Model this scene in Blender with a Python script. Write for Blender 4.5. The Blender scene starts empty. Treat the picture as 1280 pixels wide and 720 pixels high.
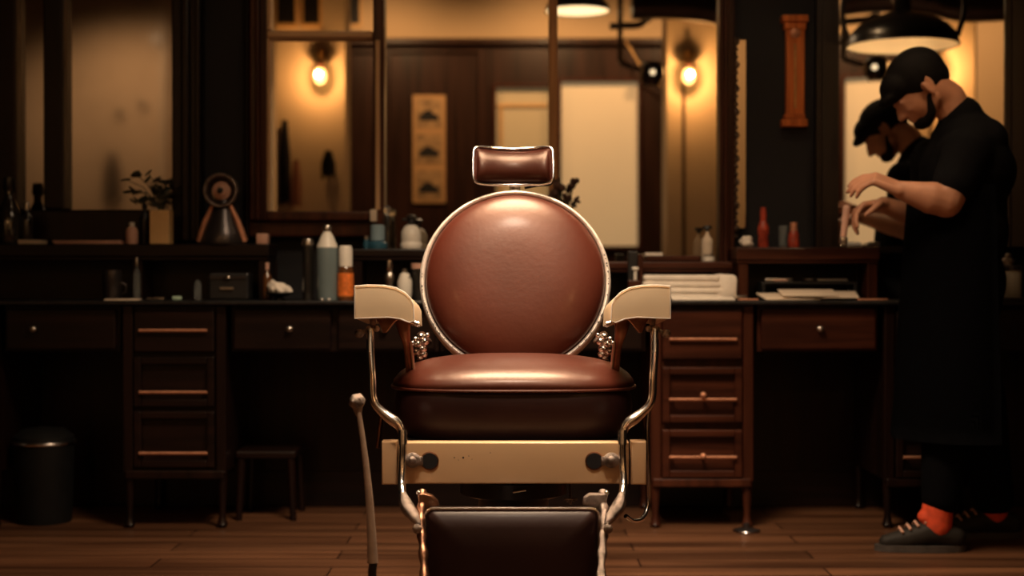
import bpy, bmesh, math, random
from mathutils import Vector, Matrix, Euler
random.seed(7)
PI = math.pi
S = bpy.context.scene
COL = S.collection
F = 50.0/36.0*1280
CAMZ = 0.89
PITCH = math.atan(15.0/F)
YM = 5.46                                   # plane of the wall mirrors
YW = 5.50                                   # back wall
YR = -1.5                                   # wall behind the camera

def ray(px, py):
    r = Vector((1,0,0)); f = Vector((0, math.cos(PITCH), -math.sin(PITCH))); u = Vector((0, math.sin(PITCH), math.cos(PITCH)))
    return f + r*((px-640)/F) - u*((py-360)/F)
def at(px, py, Y):
    d = ray(px, py); t = Y/d.y
    return Vector((d.x*t, Y, CAMZ + d.z*t))
def seen(px, py, y, c=Vector((0,YM,0)), n=Vector((0,1,0))):     # the place in the room that a mirror shows at px, py
    d = ray(px, py); o = Vector((0,0,CAMZ))
    t = (c-o).dot(n)/d.dot(n); h = o + d*t
    e = d - n*(2*d.dot(n)); k = (y-h.y)/e.y
    return h + e*k
RC = Vector((1.445, 5.385, 0)); RN = Vector((0.175, 0.985, 0)).normalized()
def seenR(px, py, y): return seen(px, py, y, RC, RN)

# ------------------------------------------------------------------ materials
def nodes(name):
    m = bpy.data.materials.new(name); m.use_nodes = True
    nt = m.node_tree; b = nt.nodes['Principled BSDF']
    return m, nt, b
def mat(name, col, rough=.5, metal=0, var=.12, scale=12, bump=0, coat=0, spec=.5, emit=None, estr=0, trans=0, stretch=(1,1,1), rvar=.1):
    m, nt, b = nodes(name)
    tc = nt.nodes.new('ShaderNodeTexCoord'); mp = nt.nodes.new('ShaderNodeMapping'); mp.inputs['Scale'].default_value = stretch
    n = nt.nodes.new('ShaderNodeTexNoise'); n.inputs['Scale'].default_value = scale; n.inputs['Detail'].default_value = 5
    nt.links.new(tc.outputs['Object'], mp.inputs[0]); nt.links.new(mp.outputs[0], n.inputs['Vector'])
    cr = nt.nodes.new('ShaderNodeValToRGB')
    cr.color_ramp.elements[0].position = .3; cr.color_ramp.elements[1].position = .7
    cr.color_ramp.elements[0].color = (*[c*(1-var) for c in col], 1); cr.color_ramp.elements[1].color = (*[min(1,c*(1+var)) for c in col], 1)
    nt.links.new(n.outputs['Fac'], cr.inputs[0]); nt.links.new(cr.outputs[0], b.inputs['Base Color'])
    mr = nt.nodes.new('ShaderNodeMapRange'); mr.inputs[3].default_value = max(0,rough-rvar*rough); mr.inputs[4].default_value = min(1,rough+rvar*rough)
    nt.links.new(n.outputs['Fac'], mr.inputs[0]); nt.links.new(mr.outputs[0], b.inputs['Roughness'])
    b.inputs['Metallic'].default_value = metal; b.inputs['Coat Weight'].default_value = coat; b.inputs['Coat Roughness'].default_value = .15
    b.inputs['Specular IOR Level'].default_value = spec; b.inputs['Transmission Weight'].default_value = trans
    if emit: b.inputs['Emission Color'].default_value = (*emit,1); b.inputs['Emission Strength'].default_value = estr
    if bump:
        bp = nt.nodes.new('ShaderNodeBump'); bp.inputs['Strength'].default_value = bump; bp.inputs['Distance'].default_value = .002
        n2 = nt.nodes.new('ShaderNodeTexNoise'); n2.inputs['Scale'].default_value = scale*14; n2.inputs['Detail'].default_value = 3
        nt.links.new(mp.outputs[0], n2.inputs['Vector']); nt.links.new(n2.outputs['Fac'], bp.inputs['Height']); nt.links.new(bp.outputs[0], b.inputs['Normal'])
    return m
def wood(name, dark, light, scale=3, rough=.35, axis='X', coat=.2, planks=None):
    m, nt, b = nodes(name)
    tc = nt.nodes.new('ShaderNodeTexCoord'); mp = nt.nodes.new('ShaderNodeMapping')
    st = {'X':(.6,9,9),'Y':(9,.6,9),'Z':(9,9,.6)}[axis]; mp.inputs['Scale'].default_value = st
    n = nt.nodes.new('ShaderNodeTexNoise'); n.inputs['Scale'].default_value = scale; n.inputs['Detail'].default_value = 8; n.inputs['Distortion'].default_value = .6
    nt.links.new(tc.outputs['Object'], mp.inputs[0]); nt.links.new(mp.outputs[0], n.inputs['Vector'])
    cr = nt.nodes.new('ShaderNodeValToRGB'); cr.color_ramp.elements[0].position = .35; cr.color_ramp.elements[1].position = .68
    cr.color_ramp.elements[0].color = (*dark,1); cr.color_ramp.elements[1].color = (*light,1)
    nt.links.new(n.outputs['Fac'], cr.inputs[0])
    out = cr.outputs[0]
    if planks:
        br = nt.nodes.new('ShaderNodeTexBrick'); br.inputs['Scale'].default_value = 1; br.inputs['Brick Width'].default_value = planks[0]; br.inputs['Row Height'].default_value = planks[1]
        br.inputs['Mortar Size'].default_value = .003; br.offset = .37
        br.inputs['Color1'].default_value = (.55,.55,.55,1); br.inputs['Color2'].default_value = (1,1,1,1); br.inputs['Mortar'].default_value = (.12,.1,.1,1)
        nt.links.new(tc.outputs['Object'], br.inputs['Vector'])
        mx = nt.nodes.new('ShaderNodeMix'); mx.data_type = 'RGBA'; mx.blend_type = 'MULTIPLY'; mx.inputs[0].default_value = 1
        nt.links.new(out, mx.inputs[6]); nt.links.new(br.outputs['Color'], mx.inputs[7]); out = mx.outputs[2]
        bp = nt.nodes.new('ShaderNodeBump'); bp.inputs['Strength'].default_value = .4; bp.inputs['Distance'].default_value = .002
        nt.links.new(br.outputs['Fac'], bp.inputs['Height']); bp.invert = True; nt.links.new(bp.outputs[0], b.inputs['Normal'])
    nt.links.new(out, b.inputs['Base Color'])
    mr = nt.nodes.new('ShaderNodeMapRange'); mr.inputs[3].default_value = rough*.8; mr.inputs[4].default_value = rough*1.3
    nt.links.new(n.outputs['Fac'], mr.inputs[0]); nt.links.new(mr.outputs[0], b.inputs['Roughness'])
    b.inputs['Coat Weight'].default_value = coat*.5; b.inputs['Coat Roughness'].default_value = .2; b.inputs['Specular IOR Level'].default_value = .3
    return m
def glass(name, col, rough=.05):
    m = mat(name, col, rough, 0, .04, 10, trans=.9, spec=.5); m.node_tree.nodes['Principled BSDF'].inputs['IOR'].default_value = 1.35
    return m

M = {}
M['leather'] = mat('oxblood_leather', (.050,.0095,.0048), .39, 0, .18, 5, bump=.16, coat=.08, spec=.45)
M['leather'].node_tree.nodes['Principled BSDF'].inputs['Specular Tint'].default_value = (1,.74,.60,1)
M['leather_shaded'] = mat('shaded_oxblood_leather', (.018,.0045,.0035), .48, 0, .2, 5, bump=.16, coat=.03, spec=.25)  # same chair leather, shade on seat base and footrest put into the colour
M['chrome'] = mat('aged_chrome', (.80,.74,.70), .2, 1, .12, 30, bump=.05)
M['chrome_worn'] = mat('worn_cast_chrome', (.30,.24,.21), .3, 1, .5, 55, bump=.9)
M['bronze'] = mat('worn_bronze_iron', (.28,.14,.085), .35, 1, .35, 30, bump=.3)
M['pad_edge'] = mat('pale_enamel_edge', (.95,.85,.72), .25, 0, .02, 4, coat=.4)
M['enamel'] = mat('cream_enamel', (.86,.66,.43), .25, 0, .03, 4, coat=.4)
M['enamel_bar'] = mat('tan_enamel', (.66,.42,.23), .3, 0, .04, 4, coat=.3)
M['iron'] = mat('black_iron', (.012,.011,.011), .4, .4, .3, 30)
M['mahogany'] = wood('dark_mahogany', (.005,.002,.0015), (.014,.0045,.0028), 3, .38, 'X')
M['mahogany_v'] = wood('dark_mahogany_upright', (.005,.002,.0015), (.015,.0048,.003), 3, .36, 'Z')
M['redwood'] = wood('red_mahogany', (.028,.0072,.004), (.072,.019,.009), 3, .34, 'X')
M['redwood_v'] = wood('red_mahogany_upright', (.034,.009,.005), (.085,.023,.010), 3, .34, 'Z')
M['panel_v'] = wood('walnut_panelling', (.016,.006,.003), (.042,.014,.007), 2, .42, 'Z', 0.1)
M['copper'] = mat('copper_pull', (.70,.33,.2), .5, .5, .2, 40)
M['brass'] = mat('old_brass', (.7,.45,.2), .3, 1, .2, 40)
M['worktop'] = mat('black_stone_worktop', (.010,.010,.011), .35, 0, .5, 40)
M['greywall'] = mat('charcoal_paint', (.026,.0265,.031), .75, 0, .12, 3, bump=.2, spec=.25)
M['cream'] = mat('cream_plaster', (.62,.45,.27), .8, 0, .05, 1.5, bump=.2)
M['cream2'] = mat('cream_painted_wood', (.72,.58,.40), .5, 0, .04, 3)
M['floor'] = wood('floor_planks', (.075,.03,.014), (.20,.088,.042), 1.2, .42, 'X', .1, planks=(1.5,.13))
M['ceil'] = mat('ceiling_paint', (.12,.09,.06), .8, 0, .06, 2)
M['mirror'] = mat('mirror_glass', (.90,.84,.74), .012, 1, .01, 3, rvar=0)
M['mirror_old'] = mat('old_mirror_glass', (.47,.42,.38), .06, 1, .14, 2.5, rvar=.2)
M['blind'] = mat('backlit_cream_blind', (.8,.66,.45), .8, 0, .03, 2, emit=(1,.74,.42), estr=.24)
M['blind2'] = mat('backlit_olive_blind', (.6,.5,.32), .8, 0, .05, 2, emit=(1,.74,.38), estr=.10)
M['bulb'] = mat('glowing_bulb', (1,.8,.5), .4, 0, 0, 3, emit=(1,.55,.18), estr=5)
M['bulb_white'] = mat('glowing_opal_bulb', (1,.9,.7), .4, 0, 0, 3, emit=(1,.78,.5), estr=1.6)
M['black'] = mat('black_enamel', (.012,.012,.012), .3, 0, .2, 20, coat=.3)
M['shade_in'] = mat('cream_shade_enamel', (.82,.70,.50), .5, 0, .03, 6)
M['orangewood'] = wood('orange_oak', (.50,.12,.025), (.85,.25,.06), 4, .4, 'Z', .2)
M['bin_black'] = mat('matt_black_steel', (.006,.006,.006), .6, 0, .2, 20, spec=.2)
M['paper'] = mat('cream_paper', (.75,.62,.48), .8, 0, .04, 20)
M['white'] = mat('white_cotton', (.86,.78,.68), .9, 0, .05, 30, bump=.4)
M['plastic_w'] = mat('white_plastic', (.78,.74,.66), .4, 0, .03, 20)
M['plastic_b'] = mat('black_plastic', (.015,.015,.016), .4, 0, .2, 20)
M['tan'] = mat('tan_card', (.75,.47,.2), .6, 0, .08, 20)
M['pink'] = mat('pink_ceramic', (.62,.36,.27), .5, 0, .06, 20)
M['greyblue'] = mat('grey_blue_liquid', (.16,.21,.22), .15, 0, .08, 10, coat=.5)
M['blue'] = mat('blue_plastic', (.03,.11,.17), .3, 0, .1, 10, coat=.3)
M['blue_lt'] = mat('pale_blue_cap', (.25,.36,.42), .3, 0, .08, 10)
M['orange'] = mat('orange_label', (.75,.18,.03), .5, 0, .35, 60)
M['amber'] = mat('amber_glass', (.12,.045,.015), .1, 0, .1, 10, coat=.5)
M['red'] = mat('red_pattern', (.38,.05,.025), .4, 0, .5, 45)
M['darkglass'] = mat('dark_glass', (.02,.018,.016), .08, 0, .1, 10, coat=1)
M['clear'] = glass('clear_glass', (.8,.85,.85))
M['silver'] = mat('brushed_silver', (.6,.57,.53), .3, 1, .1, 20)
M['gunmetal'] = mat('gunmetal_paint', (.07,.06,.06), .3, .7, .15, 10)
M['leaf'] = mat('dark_leaf', (.035,.04,.02), .5, 0, .3, 20)
M['skin'] = mat('skin', (.50,.235,.14), .5, 0, .12, 18, bump=.15)
M['hair'] = mat('black_hair', (.005,.004,.004), .7, 0, .4, 60, bump=.6, spec=.15)
M['tee'] = mat('black_cotton', (.005,.005,.006), .9, 0, .2, 40, bump=.3, spec=.08)
M['apron'] = mat('black_apron_cloth', (.003,.003,.004), .85, 0, .2, 30, bump=.3, spec=.05)
M['shoe'] = mat('grey_shoe', (.02,.017,.015), .6, 0, .2, 30, spec=.2)
M['sole'] = mat('pale_sole', (.06,.05,.045), .6, 0, .3, 30)
M['sock'] = mat('orange_sock', (.65,.07,.02), .8, 0, .2, 40)
M['cape'] = mat('navy_cloth', (.03,.03,.05), .9, 0, .2, 20)
M['grey_can'] = mat('grey_canister', (.35,.32,.26), .4, 0, .1, 20)
M['photo'] = mat('faded_photograph', (.40,.26,.13), .5, 0, .5, 14)
M['mount'] = mat('tan_picture_mount', (.55,.33,.15), .6, 0, .06, 10)
M['void'] = mat('blackened_hole', (.006,.005,.006), .7)

# ------------------------------------------------------------------ geometry
class G:
    def __init__(s): s.b = bmesh.new()
    def box(s, lo, hi, bev=0, seg=2):
        lo, hi = Vector(lo), Vector(hi)
        lo, hi = Vector(map(min, lo, hi)), Vector(map(max, lo, hi))
        t = bmesh.new(); bmesh.ops.create_cube(t, size=1)
        c = (lo+hi)/2; d = hi-lo
        for v in t.verts: v.co = Vector((v.co.x*d.x, v.co.y*d.y, v.co.z*d.z)) + c
        if bev: bmesh.ops.bevel(t, geom=t.edges[:], offset=min(bev, min(d)*.45), segments=seg, affect='EDGES', profile=.5)
        s.add(t); return s
    def add(s, t, mx=None):
        if mx is not None: bmesh.ops.transform(t, matrix=mx, verts=t.verts)
        me = bpy.data.meshes.new('tmp'); t.to_mesh(me); t.free(); s.b.from_mesh(me); bpy.data.meshes.remove(me); return s
    def rbox(s, c, d, rot, bev=0):
        t = bmesh.new(); bmesh.ops.create_cube(t, size=1)
        for v in t.verts: v.co = Vector((v.co.x*d[0], v.co.y*d[1], v.co.z*d[2]))
        if bev: bmesh.ops.bevel(t, geom=t.edges[:], offset=bev, segments=2, affect='EDGES', profile=.5)
        s.add(t, Matrix.Translation(c) @ Euler(rot).to_matrix().to_4x4()); return s
    def sph(s, c, r, seg=16, rot=None):
        if not hasattr(r, '__len__'): r = (r,r,r)
        t = bmesh.new(); bmesh.ops.create_uvsphere(t, u_segments=seg, v_segments=max(8,seg*2//3), radius=1)
        mx = Matrix.Translation(c) @ (rot.to_4x4() if rot is not None else Matrix()) @ Matrix.Diagonal((*r,1))
        s.add(t, mx); return s
    def cone(s, a, b, r0, r1=None, seg=20):
        a, b = Vector(a), Vector(b); r1 = r0 if r1 is None else r1
        L = (b-a).length
        if L < 1e-6: return s
        t = bmesh.new(); bmesh.ops.create_cone(t, cap_ends=True, cap_tris=False, segments=seg, radius1=r0, radius2=r1, depth=L)
        q = Vector((0,0,1)).rotation_difference((b-a).normalized())
        s.add(t, Matrix.Translation((a+b)/2) @ q.to_matrix().to_4x4()); return s
    def limb(s, pts, rs, seg=14):
        for i, p in enumerate(pts): s.sph(p, rs[i], seg)
        for i in range(len(pts)-1): s.cone(pts[i], pts[i+1], rs[i], rs[i+1], seg)
        return s
    def tube(s, pts, rs, seg=10, flat=None, cap=True, up=None):
        pts = [Vector(p) for p in pts]; n = len(pts)
        if not hasattr(rs, '__len__'): rs = [rs]*n
        rings = []; prev = None
        for i, p in enumerate(pts):
            d = (pts[min(i+1,n-1)] - pts[max(i-1,0)]).normalized()
            if up is not None: a = (up - d*up.dot(d)).normalized()
            elif prev is None: a = d.orthogonal().normalized()
            else: a = (prev - d*prev.dot(d)).normalized()
            prev = a; c = d.cross(a); fl = flat or 1
            rings.append([s.b.verts.new(p + (a*math.cos(2*PI*k/seg)*fl + c*math.sin(2*PI*k/seg))*rs[i]) for k in range(seg)])
        for i in range(n-1):
            for k in range(seg):
                s.b.faces.new((rings[i][k], rings[i][(k+1)%seg], rings[i+1][(k+1)%seg], rings[i+1][k]))
        if cap:
            s.b.faces.new(rings[0][::-1]); s.b.faces.new(rings[-1])
        return s
    def lathe(s, prof, c, seg=32, mx=None, cap=True):      # prof: (r, h) along +Z
        t = bmesh.new(); rings = []
        for r, h in prof:
            rings.append([t.verts.new((max(r,1e-4)*math.cos(2*PI*k/seg), max(r,1e-4)*math.sin(2*PI*k/seg), h)) for k in range(seg)])
        for i in range(len(rings)-1):
            for k in range(seg): t.faces.new((rings[i][k], rings[i][(k+1)%seg], rings[i+1][(k+1)%seg], rings[i+1][k]))
        if cap: t.faces.new(rings[0][::-1]); t.faces.new(rings[-1])
        s.add(t, Matrix.Translation(c) @ (mx or Matrix())); return s
    def prism(s, pts, y0, y1, bev=0):                       # outline in x,z pushed along y
        t = bmesh.new(); a = [t.verts.new((p[0], y0, p[1])) for p in pts]; b = [t.verts.new((p[0], y1, p[1])) for p in pts]
        t.faces.new(a); t.faces.new(b[::-1])
        for i in range(len(pts)): j = (i+1)%len(pts); t.faces.new((a[j], a[i], b[i], b[j]))
        bmesh.ops.recalc_face_normals(t, faces=t.faces[:])
        if bev:
            es = [e for e in t.edges if abs(e.verts[0].co.y-e.verts[1].co.y) < 1e-6]
            bmesh.ops.bevel(t, geom=es, offset=bev, segments=3, affect='EDGES', profile=.5)
        s.add(t); return s
    def done(s, name, m, parent=None, smooth=True, auto=True):
        bmesh.ops.recalc_face_normals(s.b, faces=s.b.faces[:])
        vs = s.b.verts
        lo = Vector((min(v.co.x for v in vs), min(v.co.y for v in vs), min(v.co.z for v in vs))); hi = Vector((max(v.co.x for v in vs), max(v.co.y for v in vs), max(v.co.z for v in vs)))
        org = Vector(parent['_o']) if parent else Vector(((lo.x+hi.x)/2, (lo.y+hi.y)/2, lo.z))
        for v in vs: v.co -= org
        me = bpy.data.meshes.new(name); s.b.to_mesh(me); s.b.free()
        o = bpy.data.objects.new(name, me); COL.objects.link(o); me.materials.append(M[m] if isinstance(m, str) else m)
        o['_o'] = tuple(org)
        if parent: o.parent = parent
        else: o.location = org
        if smooth:
            for p in me.polygons: p.use_smooth = True
            if auto:
                es = me.edges; bm = bmesh.new(); bm.from_mesh(me)
                for e in bm.edges:
                    e.smooth = not (len(e.link_faces) == 2 and e.calc_face_angle(0) > math.radians(38))
                bm.to_mesh(me); bm.free()
        return o
def tag(o, label, cat, group=None):
    o['label'] = label; o['category'] = cat
    if group: o['group'] = group
    return o
def thing(name, loc, label, cat, group=None):
    o = bpy.data.objects.new(name, None); COL.objects.link(o); o.location = loc; o['_o'] = tuple(loc); o.empty_display_size = .1
    return tag(o, label, cat, group)
def struct(o): o['kind'] = 'structure'; return o
def light(name, kind, loc, energy, col, radius=.05, parent=None, **kw):
    l = bpy.data.lights.new(name, kind); l.energy = energy; l.color = col; 
    if kind != 'AREA' and kind != 'SUN': l.shadow_soft_size = radius
    for k, v in kw.items(): setattr(l, k, v)
    o = bpy.data.objects.new(name, l); COL.objects.link(o)
    o.location = Vector(loc) - (Vector(parent['_o']) if parent else Vector()); o.parent = parent
    return o
def smoothpath(pts, n=8):
    pts = [Vector(p) for p in pts]; out = []
    P = [pts[0]*2-pts[1]] + pts + [pts[-1]*2-pts[-2]]
    for i in range(1, len(P)-2):
        for k in range(n):
            t = k/n; a,b,c,d = P[i-1],P[i],P[i+1],P[i+2]
            out.append(.5*((2*b)+(c-a)*t+(2*a-5*b+4*c-d)*t*t+(3*b-a-3*c+d)*t**3))
    out.append(pts[-1]); return out

# ------------------------------------------------------------------ the room
XL, XR, ZC = -4.4, 3.3, 3.5
struct(G().box((XL-.1,YR-.1,-.1),(XR+.1,YW+.1,0)).done('floor','floor',smooth=False))
struct(G().box((XL-.1,YR-.1,ZC),(XR+.1,YW+.1,ZC+.1)).done('ceiling','ceil',smooth=False))
struct(G().box((XL-.1,YW,0),(XR+.1,YW+.1,ZC)).done('wall_back','greywall',smooth=False))
struct(G().box((XL-.1,YR-.1,0),(XL,YW,ZC)).done('wall_left','greywall',smooth=False))
struct(G().box((XR,YR-.1,0),(XR+.1,YW,ZC)).done('wall_right','greywall',smooth=False))
struct(G().box((XL-.1,YR-.1,0),(XR+.1,YR,ZC)).done('wall_front','cream',smooth=False))
struct(G().box((XL,YW-.02,0),(XR,YW,.14),.004).done('baseboard_back','mahogany',smooth=False))

# wall behind the camera: dark panelling with blinds, seen in the mirrors
def R(px, py, y=YR+.001): return seen(px, py, y)
xa, xb, xc, xd = R(432,0).x, R(616,0).x, R(690,0).x, R(834,0).x
zt, zlow = R(0,50).z, R(0,312).z
b0, b1 = R(697,0).x, R(801,0).x; wz1, wz2 = R(0,106).z, R(0,99).z
def panelling():
    g = G()
    # solid fields around the two blinds
    g.box((xa,YR,0),(xb,YR+.05,zt))
    g.box((xb,YR,wz1),(xc+.005,YR+.05,zt)); g.box((xb,YR,0),(xc+.005,YR+.05,zlow))
    g.box((xc,YR,0),(b0,YR+.05,zt)); g.box((b0,YR,wz2),(b1,YR+.05,zt)); g.box((b0,YR,0),(b1,YR+.05,zlow))
    g.box((b1,YR,0),(xd,YR+.05,zt))
    # raised mouldings
    def fr(x0,x1,z0,z1,w=.035,d=.03):
        g.box((x0,YR+.05,z0),(x0+w,YR+.05+d,z1),.006); g.box((x1-w,YR+.05,z0),(x1,YR+.05+d,z1),.006)
        g.box((x0+w,YR+.05,z1-w),(x1-w,YR+.05+d,z1),.006); g.box((x0+w,YR+.05,z0),(x1-w,YR+.05+d,z0+w),.006)
    fr(R(484,0).x, R(604,0).x, 1.0, zt-.09); fr(R(484,0).x, R(604,0).x, .1, .92)
    fr(xa+.03, R(476,0).x, .1, zt-.09)
    g.box((xa-.02,YR+.05,zt-.06),(xd+.02,YR+.12,zt),.012)
    return g
struct(panelling().done('trim_1','panel_v',smooth=False))
def window(n, x0, x1, z1, m):
    g = G(); w=.03
    g.box((x0,YR+.0,zlow),(x0+w,YR+.09,z1),.005); g.box((x1-w,YR,zlow),(x1,YR+.09,z1),.005); g.box((x0+w,YR,z1-w),(x1-w,YR+.09,z1),.005); g.box((x0+w,YR,zlow),(x1-w,YR+.09,zlow+w),.005)
    o = struct(g.done('window_%d'%n,'redwood_v',smooth=False))
    q = G(); q.box((x0+w,YR+.01,zlow+w),(x1-w,YR+.03,z1-w)); q.done('blind',m,o,smooth=False)
    return o, w
w1, _ = window(1, xb, xc, wz1, 'blind2')
h = G(); h.box((xb+.04,YR+.03,wz1-.2),(xc-.04,YR+.05,wz1-.17),.003); h.box((xb+.055,YR+.031,zlow+.03),(xb+.085,YR+.05,wz1-.2),.003); h.done('blind_rail','tan',w1,smooth=False)
w2, _ = window(2, b0, b1, wz2, 'blind')

# pillars that carry the two wall sconces
YP = 0.5
def pillar(n, p0, p1, p2):
    x0, x1, x2 = seen(p0,0,YP).x, seen(p1,0,YP).x, seen(p2,0,YP).x
    g = G(); g.box((x0,YP-.35,0),(x2,YP,ZC)); g.box((x0-.012,YP-.36,0),(x2+.012,YP+.012,.12),.004)
    return g, x0, x1, x2
g, *_ = pillar(1, 345, 390, 431); struct(g.done('trim_2','cream2',smooth=False))
g, *_ = pillar(2, 834, 860, 905); struct(g.done('trim_3','cream2',smooth=False))
struct(G().box((seen(853,0,YP).x,YP,.9),(seen(856.5,0,YP).x,YP+.02,2.3),.003).done('trim_4','redwood_v',smooth=False))

def sconce(px, label, p):
    c = seen(px, 95, YP+.10)
    base = Vector((c.x, YP, c.z))
    t = thing('wall_sconce', base, label, 'wall lamp', 'bare bulb sconces on the cream pillars')
    G().lathe([(.045,0),(.045,.008),(.03,.018),(.012,.022)], Vector((c.x,YP,c.z+.16)), 24, Matrix.Rotation(-PI/2,4,'X')).done('wall_plate','brass',t)
    G().tube(smoothpath([(c.x,YP+.01,c.z+.16),(c.x,YP+.06,c.z+.19),(c.x,YP+.10,c.z+.17),(c.x,YP+.10,c.z+.11)]), .008).done('arm','brass',t)
    G().lathe([(.012,.12),(.045,.085),(.05,.075),(.022,.07),(.02,.045),(.001,.045)], c, 24).done('socket','bronze',t)
    G().sph(c+Vector((0,0,-.0)), (.045,.045,.06), 20).done('bulb','bulb',t)
    light('sconce_light','POINT',c+Vector((0,.09,0)),p,(1,.5,.18),.02,t)
sconce(400, 'glowing bare-bulb wall sconce reflected in the left mirror pane, above the grey-blue bottle', 8)
sconce(861, 'glowing bare-bulb wall sconce reflected in the right mirror pane, above the white towel stack', 12)

# small swing arm lamp on the rear panelling
a, b_, c_ = seen(782,52,YR+.15), seen(806,88,YR+.25), seen(832,112,YR+.15)
t = thing('swing_arm_lamp', Vector((a.x,YR+.1,a.z)), 'small bulb on a slanting brass arm beside the cream blind, seen in the mirror', 'wall lamp')
G().tube([Vector((a.x,YR+.1,a.z)), a, b_+Vector((0,-.08,0)), c_], .010).done('arm','brass',t)
G().cone(b_+Vector((0,-.1,0)), b_+Vector((0,-.03,0)), .02).done('socket','brass',t)
G().sph(b_, .045, 16).done('bulb',mat('dim_bulb',(1,.7,.4),.4,0,0,3,emit=(1,.5,.2),estr=1.6),t)

# three photographs in one tall frame
p0, p1 = R(516,119,YR+.06), R(557,254,YR+.06)
t = thing('picture_frame', Vector(((p0.x+p1.x)/2,YR+.05,p1.z)), 'tall tan frame holding three small photographs on the dark panelling, seen in the mirror', 'picture')
G().box((p0.x,YR+.051,p1.z),(p1.x,YR+.075,p0.z),.004).done('mount','mount',t,smooth=False)
for k in range(3):
    za = p0.z - (p0.z-p1.z)*(k+.10)/3; zb = p0.z - (p0.z-p1.z)*(k+.90)/3
    ph = G().box((p0.x+.03,YR+.075,zb),(p1.x-.03,YR+.079,za)).done('photograph','photo',t,smooth=False)
    q = G(); cx=(p0.x+p1.x)/2; zc=zb+(za-zb)*.35
    q.prism([(cx-.085,zc-.03),(cx+.085,zc-.03),(cx+.08,zc+.02),(cx+.04,zc+.03),(cx+.02,zc+.06),(cx-.04,zc+.06),(cx-.06,zc+.03),(cx-.085,zc+.02)], YR+.079, YR+.081); q.done('print','void',ph,smooth=False)

# framed dark prints high on the left pillar, seen in the transom
for k,(q0,q1) in enumerate(((344,372),(376,402),(410,452))):
    A, B_ = seen(q0,2,YP+.02), seen(q1,34,YP+.02)
    if k<2:
        y0 = YP
    else: A, B_ = seen(q0,2,YR+.02), seen(q1,34,YR+.02); y0 = YR
    t = thing('framed_print', Vector(((A.x+B_.x)/2,y0,B_.z)), ['dark print in the left of the mirror transom, hung on the cream pillar','dark print at the middle of the mirror transom, hung on the cream pillar','dark print at the right of the mirror transom, hung on the cream wall'][k], 'picture')
    G().box((A.x,y0,B_.z),(B_.x,y0+.02,A.z+.1),.004).done('frame','tan',t,smooth=False)
    G().box((A.x+.02,y0+.02,B_.z+.03),(B_.x-.02,y0+.024,A.z+.08)).done('picture','void',t,smooth=False)

# hanging clothes reflected in the mirrors
def cloth(px0, px1, py0, py1, y, m, name, label, cat, fold=5, thick=.03):
    A, B_ = seen(px0,py0,y), seen(px1,py1,y); g = G(); t = bmesh.new(); N, K = 16, 14; rows=[]
    for i in range(K+1):
        v = i/K; w = .45+.55*min(1, v*2.2); row=[]
        for j in range(N+1):
            u = j/N*2-1; row.append(t.verts.new(((A.x+B_.x)/2+u*w*(B_.x-A.x)/2, y+thick*math.sin(u*fold+v)*(.4+v*.6), A.z+(B_.z-A.z)*v - .02*math.cos(u*7)*v)))
        rows.append(row)
    for i in range(K):
        for j in range(N): t.faces.new((rows[i][j],rows[i][j+1],rows[i+1][j+1],rows[i+1][j]))
    bmesh.ops.solidify(t, geom=t.faces[:], thickness=.012)
    g.add(t); o = g.done(name, m, auto=False)
    return tag(o, label, cat)
cloth(402,419,188,222,YP+.05,'plastic_b','hanging_bag','small black bag hanging on the lit pillar below the bulb, seen in the mirror','bag')
cloth(349,363,150,255,YP+.035,'cape','barber_cape','long dark navy cape hanging at the pillar edge, seen in the framed mirror','cape')
cloth(364,377,200,258,YP+.07,'pink','hanging_towel','pale pink towel hanging beside the navy cape, seen in the framed mirror','towel')
cloth(130,151,190,252,YR+.06,'gunmetal','hanging_apron','dark apron hanging alone on the rear wall, seen in the left mirror','apron')
for (x,y,r,l) in ((150,141,6,'dark round wall hook above the hanging apron, seen in the left mirror'),(178,130,7,'pale brown wall hook right of the round one, seen in the left mirror')):
    c = seen(x,y,YR+.03); t = G().lathe([(.01,0),(.012,.03),(.03,.04),(.032,.055),(.01,.06)], Vector((c.x,YR,c.z)), 20, Matrix.Rotation(-PI/2,4,'X')).done('wall_hook','gunmetal'); tag(t,l,'hook')
c0 = seen(201,40,YR+.08); t = thing('steam_pipe', Vector((c0.x,YR+.08,0)), 'pale vertical pipe with a round valve near its top, in the left mirror', 'pipe')
G().tube([(c0.x+.025,YR+.08,0),(c0.x+.025,YR+.08,ZC)], .035).done('pipe','cream2',t); z=seen(0,50,YR+.08).z
G().sph((c0.x-.02,YR+.1,z),.06,16).done('valve','plastic_w',t)

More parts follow.
